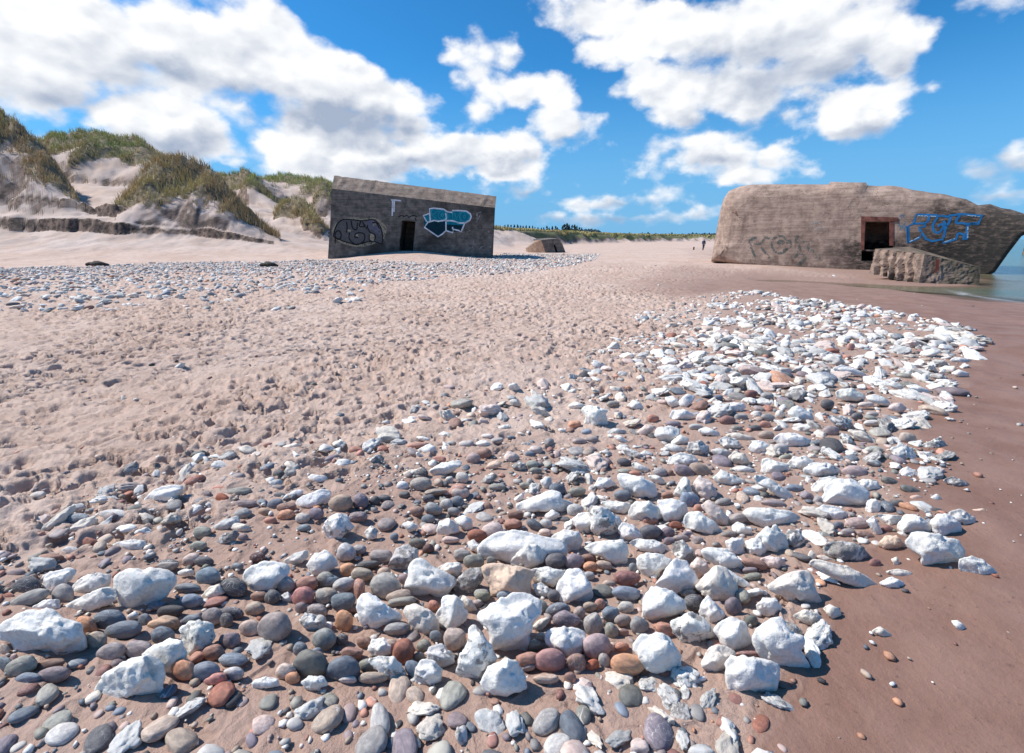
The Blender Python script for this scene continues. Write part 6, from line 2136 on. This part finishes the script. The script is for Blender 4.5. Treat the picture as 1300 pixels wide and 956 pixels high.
rs = np.random.default_rng(77)
for i, (x, y, u, v, dia, isw) in enumerate(strewn):
    a = dia / 2
    b = a * (rs.uniform(0.42, 0.88) if isw else rs.uniform(0.60, 0.92))
    c = a * (rs.uniform(0.26, 0.60) if isw else rs.uniform(0.34, 0.58))
    rz = rs.uniform(0, 2 * math.pi)
    tilt = rs.normal(0, 0.32 if isw else 0.20, 2)
    Rm = np.array((Matrix.Rotation(rz, 3, 'Z') @ Matrix.Rotation(tilt[0], 3, 'X') @ Matrix.Rotation(tilt[1], 3, 'Y')))
    tint = WKEYS[rs.integers(len(WKEYS))] if isw else PKEYS[rs.integers(len(PKEYS))]
    z = float(z_all[i]) + c * rs.uniform(0.02, 0.50)
    if isw:
        t = np.array(WT[tint]) * np.array([1, 1, 1, 1.0])
        t[:3] *= np.clip(rs.normal(0.88, 0.10), 0.6, 1.03)
    else:
        t = np.array([*PC[tint], rs.beta(1.3, 2.2)])
        t[:3] *= 1.25 * rs.normal(1, 0.10)
    t = np.clip(t, 0.02, 0.95)
    if i in solo:
        sub = 4 if size_px[i] > 26 else 3
        o = copy_stone(FLI_PROTO if isw else PEB_PROTO, fli_mesh if isw else peb_mesh, 'flint_stone' if isw else 'pebble', int(rs.integers(0, 16 if isw else 14)), sub)
        o.matrix_world = Matrix.Translation((x, y, z)) @ Matrix(Rm.tolist()).to_4x4() @ Matrix.Diagonal((a, b, c, 1))
        o.color = tuple(t)
        STONES.append(dict(o=o, kind='flint' if isw else 'pebble', u=u, v=v, A=size_px[i] ** 2 * 0.45, tint=tint, short='', label='', asp=1.6, X=x, Y=y))
    else:
        d_ = math.hypot(x, y)
        S, F = small_shape(isw, int(rs.integers(0, 10)), 3 if size_px[i] > 13 else (2 if (size_px[i] > 3.5 or d_ < 5) else 1))
        add_mass(isw, (S * np.array([a, b, c])) @ Rm.T + np.array([x, y, z]), F, t)
# grit and small chips
gx = np.concatenate([rs.uniform(-2.6, 3.0, 9000), rs.uniform(-5, 6.5, 9000)])
gy = np.concatenate([rs.uniform(0.2, 3.2, 9000), rs.uniform(2.5, 7.0, 9000)])
gp = np.where(region(COBBLES, gx, gy, 9, 11) | region(BAR, gx, gy, 7, 10), 0.75, np.where(region(SPARSE, gx, gy, 12, 12), 0.45, np.where(wetness(gx, gy) > 0.3, 0.06, 0.14)))
gk = rs.random(len(gx)) < gp
gx, gy = gx[gk], gy[gk]
gz = terrain(gx, gy)[0]
for x, y, z in zip(gx, gy, gz):
    isw = rs.random() < 0.35
    a = rs.lognormal(math.log(0.011), 0.45)
    S, F = small_shape(isw, int(rs.integers(0, 10)), 1)
    t = np.array(WT[WKEYS[rs.integers(len(WKEYS))]]) if isw else np.array([*PC[PKEYS[rs.integers(len(PKEYS))]], 0.3])
    add_mass(isw, S * np.array([a, a * rs.uniform(.5, 1), a * rs.uniform(.3, .7)]) @ np.array(Matrix.Rotation(rs.uniform(0, 6.28), 3, 'Z')).T + np.array([x, y, z + a * 0.25]), F, t)
for isw, nm, mt, lab in ((True, 'stones', M_WHITE_A, 'mass of smaller white flints strewn over the beach'), (False, 'pebbles', M_PEB_A, 'mass of smaller mixed pebbles strewn between the flints')):
    V, F, T, n = mass[isw]
    me = mesh_np(nm, np.concatenate(V), np.concatenate(F))
    ca = me.color_attributes.new('tint', 'FLOAT_COLOR', 'POINT')
    ca.data.foreach_set('color', np.concatenate(T).astype(np.float32).ravel())
    o = link(nm, me, mt)
    tag(o, lab, 'stones', kind='stuff')
print('strewn', len(strewn), 'own pebbles', sum(1 for q in STONES if q['kind'] == 'pebble'), 'solo', len(solo), 'mass verts', mass[True][3], mass[False][3])

# ---- words for every stone
LAND = [s for s in STONES if s['short']]


def rel(du, dv):
    if abs(du) > 2.2 * abs(dv):
        return 'right of' if du > 0 else 'left of'
    if abs(dv) > 2.2 * abs(du):
        return 'below' if dv > 0 else 'above'
    return ('lower' if dv > 0 else 'upper') + (' right of' if du > 0 else ' left of')


WNAME = {'w': 'white', 'c': 'cream', 'lg': 'greyish white', 'f': 'white and grey', 'fd': 'dark mottled', 'o': 'orange-stained', 'p': 'pinkish white'}
used = {}
todo = []
for s in STONES:
    if s['label']:
        used[s['label']] = [s]
        s['final'] = s['label']
    else:
        todo.append(s)
for s in todo:
    ds = sorted(LAND, key=lambda q: (q['u'] - s['u']) ** 2 + ((q['v'] - s['v']) * 1.3) ** 2)
    d0 = math.hypot(ds[0]['u'] - s['u'], ds[0]['v'] - s['v'])
    r = math.sqrt(s['A'])
    rr = 'big' if r > 32 else ('mid-sized' if r > 20 else ('small' if r > 11 else 'tiny'))
    if s['kind'] == 'pebble':
        shp = 'flat oval' if s['asp'] > 2.0 else ('oval' if s['asp'] > 1.35 else 'round')
        head = f"{rr} {shp} {CNAME[s['tint']]} pebble"
    else:
        shp = 'elongated' if s['asp'] > 2.3 else ''
        head = f"{rr} {shp} {WNAME[s['tint']]} flint".replace('  ', ' ')
    near = 'just ' if d0 < 48 else ('' if d0 < 110 else 'far ')
    s['head'], s['ds'] = head, ds
    s['final'] = f"{head} {near}{rel(s['u'] - ds[0]['u'], s['v'] - ds[0]['v'])} the {ds[0]['short']}"
    used.setdefault(s['final'], []).append(s)
ORD = ['nearest one', 'second nearest', 'third nearest', 'fourth nearest', 'fifth nearest', 'sixth nearest', 'seventh nearest', 'eighth nearest', 'ninth nearest', 'tenth nearest']
for lab, lst in list(used.items()):
    if len(lst) > 1:
        lst.sort(key=lambda s: math.hypot(s['ds'][0]['u'] - s['u'], s['ds'][0]['v'] - s['v']))
        for k, s in enumerate(lst):
            L = s['ds'][0]
            s['final'] = f"{s['head']} {rel(s['u'] - L['u'], s['v'] - L['v'])} the {L['short']}, {ORD[min(k, 9)]}"
seen = {}
for s in STONES:
    lab = s['final']
    while lab in seen:
        lab = lab + ' again' if False else lab.replace(' pebble', ' worn pebble', 1) if 'worn' not in lab and s['kind'] == 'pebble' else lab + ' there'
    seen[lab] = 1
    tag(s['o'], lab, 'flint' if s['kind'] == 'flint' else 'pebble', 'white flints on the beach' if s['kind'] == 'flint' else 'rounded pebbles among the flints')

# ------------------------------------------------------------------ dune grass
def dune_grass():
    r = np.random.default_rng(5)
    V, F, T = [], [], []
    n = 0

    def blades(px, py, pz, veg, hgt, wid, nb, lean, tone):
        nonlocal n
        m = len(px)
        for k in range(nb):
            az = r.uniform(0, 2 * math.pi, m)
            # leaning with the sea wind
            l = r.uniform(0.15, 0.75, m) * lean
            h = hgt * r.uniform(0.55, 1.15, m)
            bx = px + r.normal(0, 0.16, m) * hgt
            by = py + r.normal(0, 0.16, m) * hgt
            dx, dy = np.cos(az) * l * h - 0.10 * h, np.sin(az) * l * h
            sx, sy = np.cos(az + 1.57) * wid / 2, np.sin(az + 1.57) * wid / 2
            # turn the flat of the blade about at random
            z0 = pz - 0.08
            mid = np.stack([bx + dx * 0.35, by + dy * 0.35, z0 + h * 0.62], 1)
            tip = np.stack([bx + dx * 1.05, by + dy * 1.05, z0 + h * 0.98], 1)
            b0 = np.stack([bx - sx, by - sy, z0], 1)
            b1 = np.stack([bx + sx, by + sy, z0], 1)
            m0 = mid - np.stack([sx, sy, 0 * sx], 1) * 0.75
            m1 = mid + np.stack([sx, sy, 0 * sx], 1) * 0.75
            V.append(np.stack([b0, b1, m1, m0, tip], 1).reshape(-1, 3))
            i = n + np.arange(m)[:, None] * 5
            F.append(np.concatenate([i + np.array([[0, 1, 2]]), i + np.array([[0, 2, 3]]), i + np.array([[3, 2, 4]])]))
            tt = np.clip(tone + r.normal(0, 0.16, m), 0, 1)
            T.append(np.repeat(tt, 5))
            n += m * 5
    # hummocks on the left
    N = 150000
    u = r.uniform(-420, 520, N)
    Y = r.uniform(42, 112, N)
    X = (u - CU) / FPX * Y * cp
    Z, veg, _ = terrain(X, Y)
    vd = 1 / np.maximum(Y, 30)
    n1 = fbm(np.stack([X * 0.6, Y * 0.6], 1), 3, 3)
    e = 0.35
    zx = (terrain(X + e, Y)[0] - Z) / e
    zy = (terrain(X, Y + e)[0] - Z) / e
    steep = np.hypot(zx, zy)
    pr = np.clip(veg, 0, 1) * np.clip(0.66 + 0.55 * n1 - 0.12 * np.clip(steep - 0.9, 0, 3), 0.05, 1) * np.where(veg > 0.35, 1, 0.2)
    keep = r.random(N) < pr * 0.62
    X, Y, Z, veg, steep = X[keep], Y[keep], Z[keep], veg[keep], steep[keep]
    # greener on the level tops, straw coloured on the broken flanks
    back = sstep(60, 74, Y)
    tone = np.clip(0.18 + 0.75 * back * np.clip(1.15 - steep * 0.75, 0, 1) + 0.25 * fbm(np.stack([X * 0.25, Y * 0.25], 1), 2, 8) - 0.10 * np.clip(steep - 0.8, 0, 1), 0, 1)
    blades(X, Y, Z, veg, np.where(steep > 1.1, 0.60, 0.90), 0.05, 5, 1.0, tone)
    # far dune front
    N = 60000
    uu = r.uniform(560, 1000, N)
    y0 = np.interp(uu, FAR[:, 0], FAR[:, 1])
    Y = y0 * (1 + r.uniform(-0.05, 0.9, N) ** 2 * np.where(r.random(N) < .5, 1, .3))
    X = (uu - CU) / FPX * Y * cp
    Z, veg, _ = terrain(X, Y)
    keep = r.random(N) < veg * 0.35
    X, Y, Z, veg = X[keep], Y[keep], Z[keep], veg[keep]
    blades(X, Y, Z, veg, 0.8 * np.sqrt(Y / 120), 0.0016 * Y, 2, 0.7, 0.45 + 0.2 * fbm(np.stack([X * 0.06, Y * 0.06], 1), 2, 8))
    me = mesh_np('dune_grass', np.concatenate(V), np.concatenate(F), False)
    a = me.attributes.new('tone', 'FLOAT', 'POINT')
    a.data.foreach_set('value', np.concatenate(T).astype(np.float32))
    m, t, b = new_mat('marram_grass')
    tn = t.node('ShaderNodeAttribute', attribute_name='tone').outputs['Fac']
    c = t.mix(t.ramp(tn, 0.0, 0.45, smooth=False), (0.45, 0.32, 0.18), (0.52, 0.43, 0.20))
    c = t.mix(t.ramp(tn, 0.45, 0.9, smooth=False), c, (0.42, 0.45, 0.15))
    t.l.new(c, b.inputs['Base Color'])
    b.inputs['Roughness'].default_value = 0.75
    b.inputs['Specular IOR Level'].default_value = 0.15
    o = link('dune_grass', me, m)
    tag(o, 'marram grass covering the dune tops', 'grass', kind='stuff')
    print('grass tris', sum(len(f) for f in F))


dune_grass()

# ------------------------------------------------------------------ far pines
M_NEEDLE = flat_mat('dark_needles', (0.030, 0.048, 0.040), 0.8, 0.35, 0.8)
M_TRUNK = flat_mat('pine_bark', (0.075, 0.055, 0.045), 0.9, 0.3, 3)


def pine_meshes(seed):
    r = np.random.default_rng(seed)
    D, F0 = ICO[1]
    V, F, n = [], [], 0
    for k in range(46):
        h = r.uniform(0.22, 1.0)
        w = 0.30 * (1 - (h - 0.22) / 0.9) ** 0.75
        a = r.uniform(0, 6.28)
        q = w * math.sqrt(r.uniform(0.05, 1))
        s = r.uniform(0.05, 0.11) * (1.2 - 0.5 * h)
        P = D * np.array([s * 1.3, s * 1.3, s]) * (1 + 0.35 * r.normal(size=(len(D), 1)))
        V.append(P + np.array([math.cos(a) * q, math.sin(a) * q, h - 0.04]))
        F.append(F0 + n)
        n += len(D)
    crown = mesh_np('crown', np.concatenate(V), np.concatenate(F), False)
    crown.materials.append(M_NEEDLE)
    bm = bmesh.new()
    bmesh.ops.create_cone(bm, cap_ends=True, segments=7, radius1=0.035, radius2=0.008, depth=0.95, matrix=Matrix.Translation((0, 0, 0.455)))
    trunk = bm_mesh(bm, 'trunk', True)
    trunk.materials.append(M_TRUNK)
    return crown, trunk


PROTO = []
for k in range(3):
    c, t_ = pine_meshes(60 + k)
    PROTO.append((c, t_))
pines = [(641, 285.5, 8), (645, 284.5, 9), (649, 285, 9), (653, 285.2, 9), (657, 285, 9), (661, 285.8, 8.5), (664, 286.5, 8), (668, 286, 8.5), (672, 286, 8.5), (676, 286.6, 8), (679, 288, 7),
         (683, 288, 7), (687, 289, 6), (690, 288.6, 6.5), (694, 286.2, 9), (697, 289, 6.5), (701, 286.8, 8.5), (705, 286.4, 9), (707.5, 288.6, 7), (714, 286.2, 9.5), (716.5, 284, 12), (719.5, 283.6, 12), (722, 285, 10.5), (726, 285, 10.5), (729, 285.2, 10.5),
         (732, 286.4, 9.5), (735, 288, 8), (738, 289, 7.5)]
first = {}
rp = np.random.default_rng(3)
for i, (u, v, hpx) in enumerate(pines):
    Y = 330 + rp.uniform(-25, 25)
    X = (u - CU) / FPX * Y * cp
    H = hpx * Y * cp / FPX * 1.15
    ztop = float(vz(v, Y))
    zb = ztop - H
    k = i % 3
    if k not in first:
        root = bpy.data.objects.new('pine_tree', None)
        COL.objects.link(root)
        ch = [link('crown', PROTO[k][0], None, root), link('trunk', PROTO[k][1], None, root)]
        first[k] = (root, ch)
    else:
        root = first[k][0].copy()
        COL.objects.link(root)
        for c in first[k][1]:
            cc = c.copy()
            COL.objects.link(cc)
            cc.parent = root
    w = H * rp.uniform(0.55, 0.8)
    root.matrix_world = Matrix.Translation((X, Y, zb)) @ Matrix.Rotation(rp.uniform(0, 6.28), 4, 'Z') @ Matrix.Diagonal((w, w, H, 1))
    if u < 680:
        where = ('dark pine in the dense far clump just right of the tilted bunker', 'pines in the far clump')
    elif u < 711:
        where = ('dark low pine in the loose far row above the small bunker', 'pines in the loose far row')
    else:
        where = ('tall dark pine in the far clump above and right of the small bunker', 'pines in the tall far clump')
    tag(root, where[0], 'pine tree', where[1])


def far_wood():
    """the low dark edge of forest along the horizon"""
    r = np.random.default_rng(8)
    D, F0 = ICO[1]
    V, F, n = [], [], 0
    for (u0, u1, Y0, top, cnt) in ((735, 915, 900, 297.2, 420), (600, 760, 420, 291.5, 200), (915, 1010, 1300, 298.5, 160)):
        for k in range(cnt):
            u = r.uniform(u0, u1)
            Y = Y0 * r.uniform(1, 1.15)
            X = (u - CU) / FPX * Y * cp
            zt = float(vz(top + r.normal(0, 0.45), Y))
            s = r.uniform(0.8, 1.6) * Y / 300
            P = D * np.array([s * 1.6, s, s * 1.6]) * (1 + 0.2 * r.normal(size=(len(D), 1)))
            V.append(P + np.array([X, Y, zt - s * 1.6]))
            F.append(F0 + n)
            n += len(D)
            for q in range(2):
                V.append(P * np.array([1.1, 1, 1.5]) + np.array([X, Y, zt - s * (3.2 + 2.4 * q)]))
                F.append(F0 + n)
                n += len(D)
    me = mesh_np('far_woods', np.concatenate(V), np.concatenate(F), False)
    o = link('far_woods', me, flat_mat('far_forest', (0.035, 0.060, 0.065), 0.9, 0.2, 0.05))
    tag(o, 'low dark forest along the horizon', 'forest', kind='stuff')


far_wood()
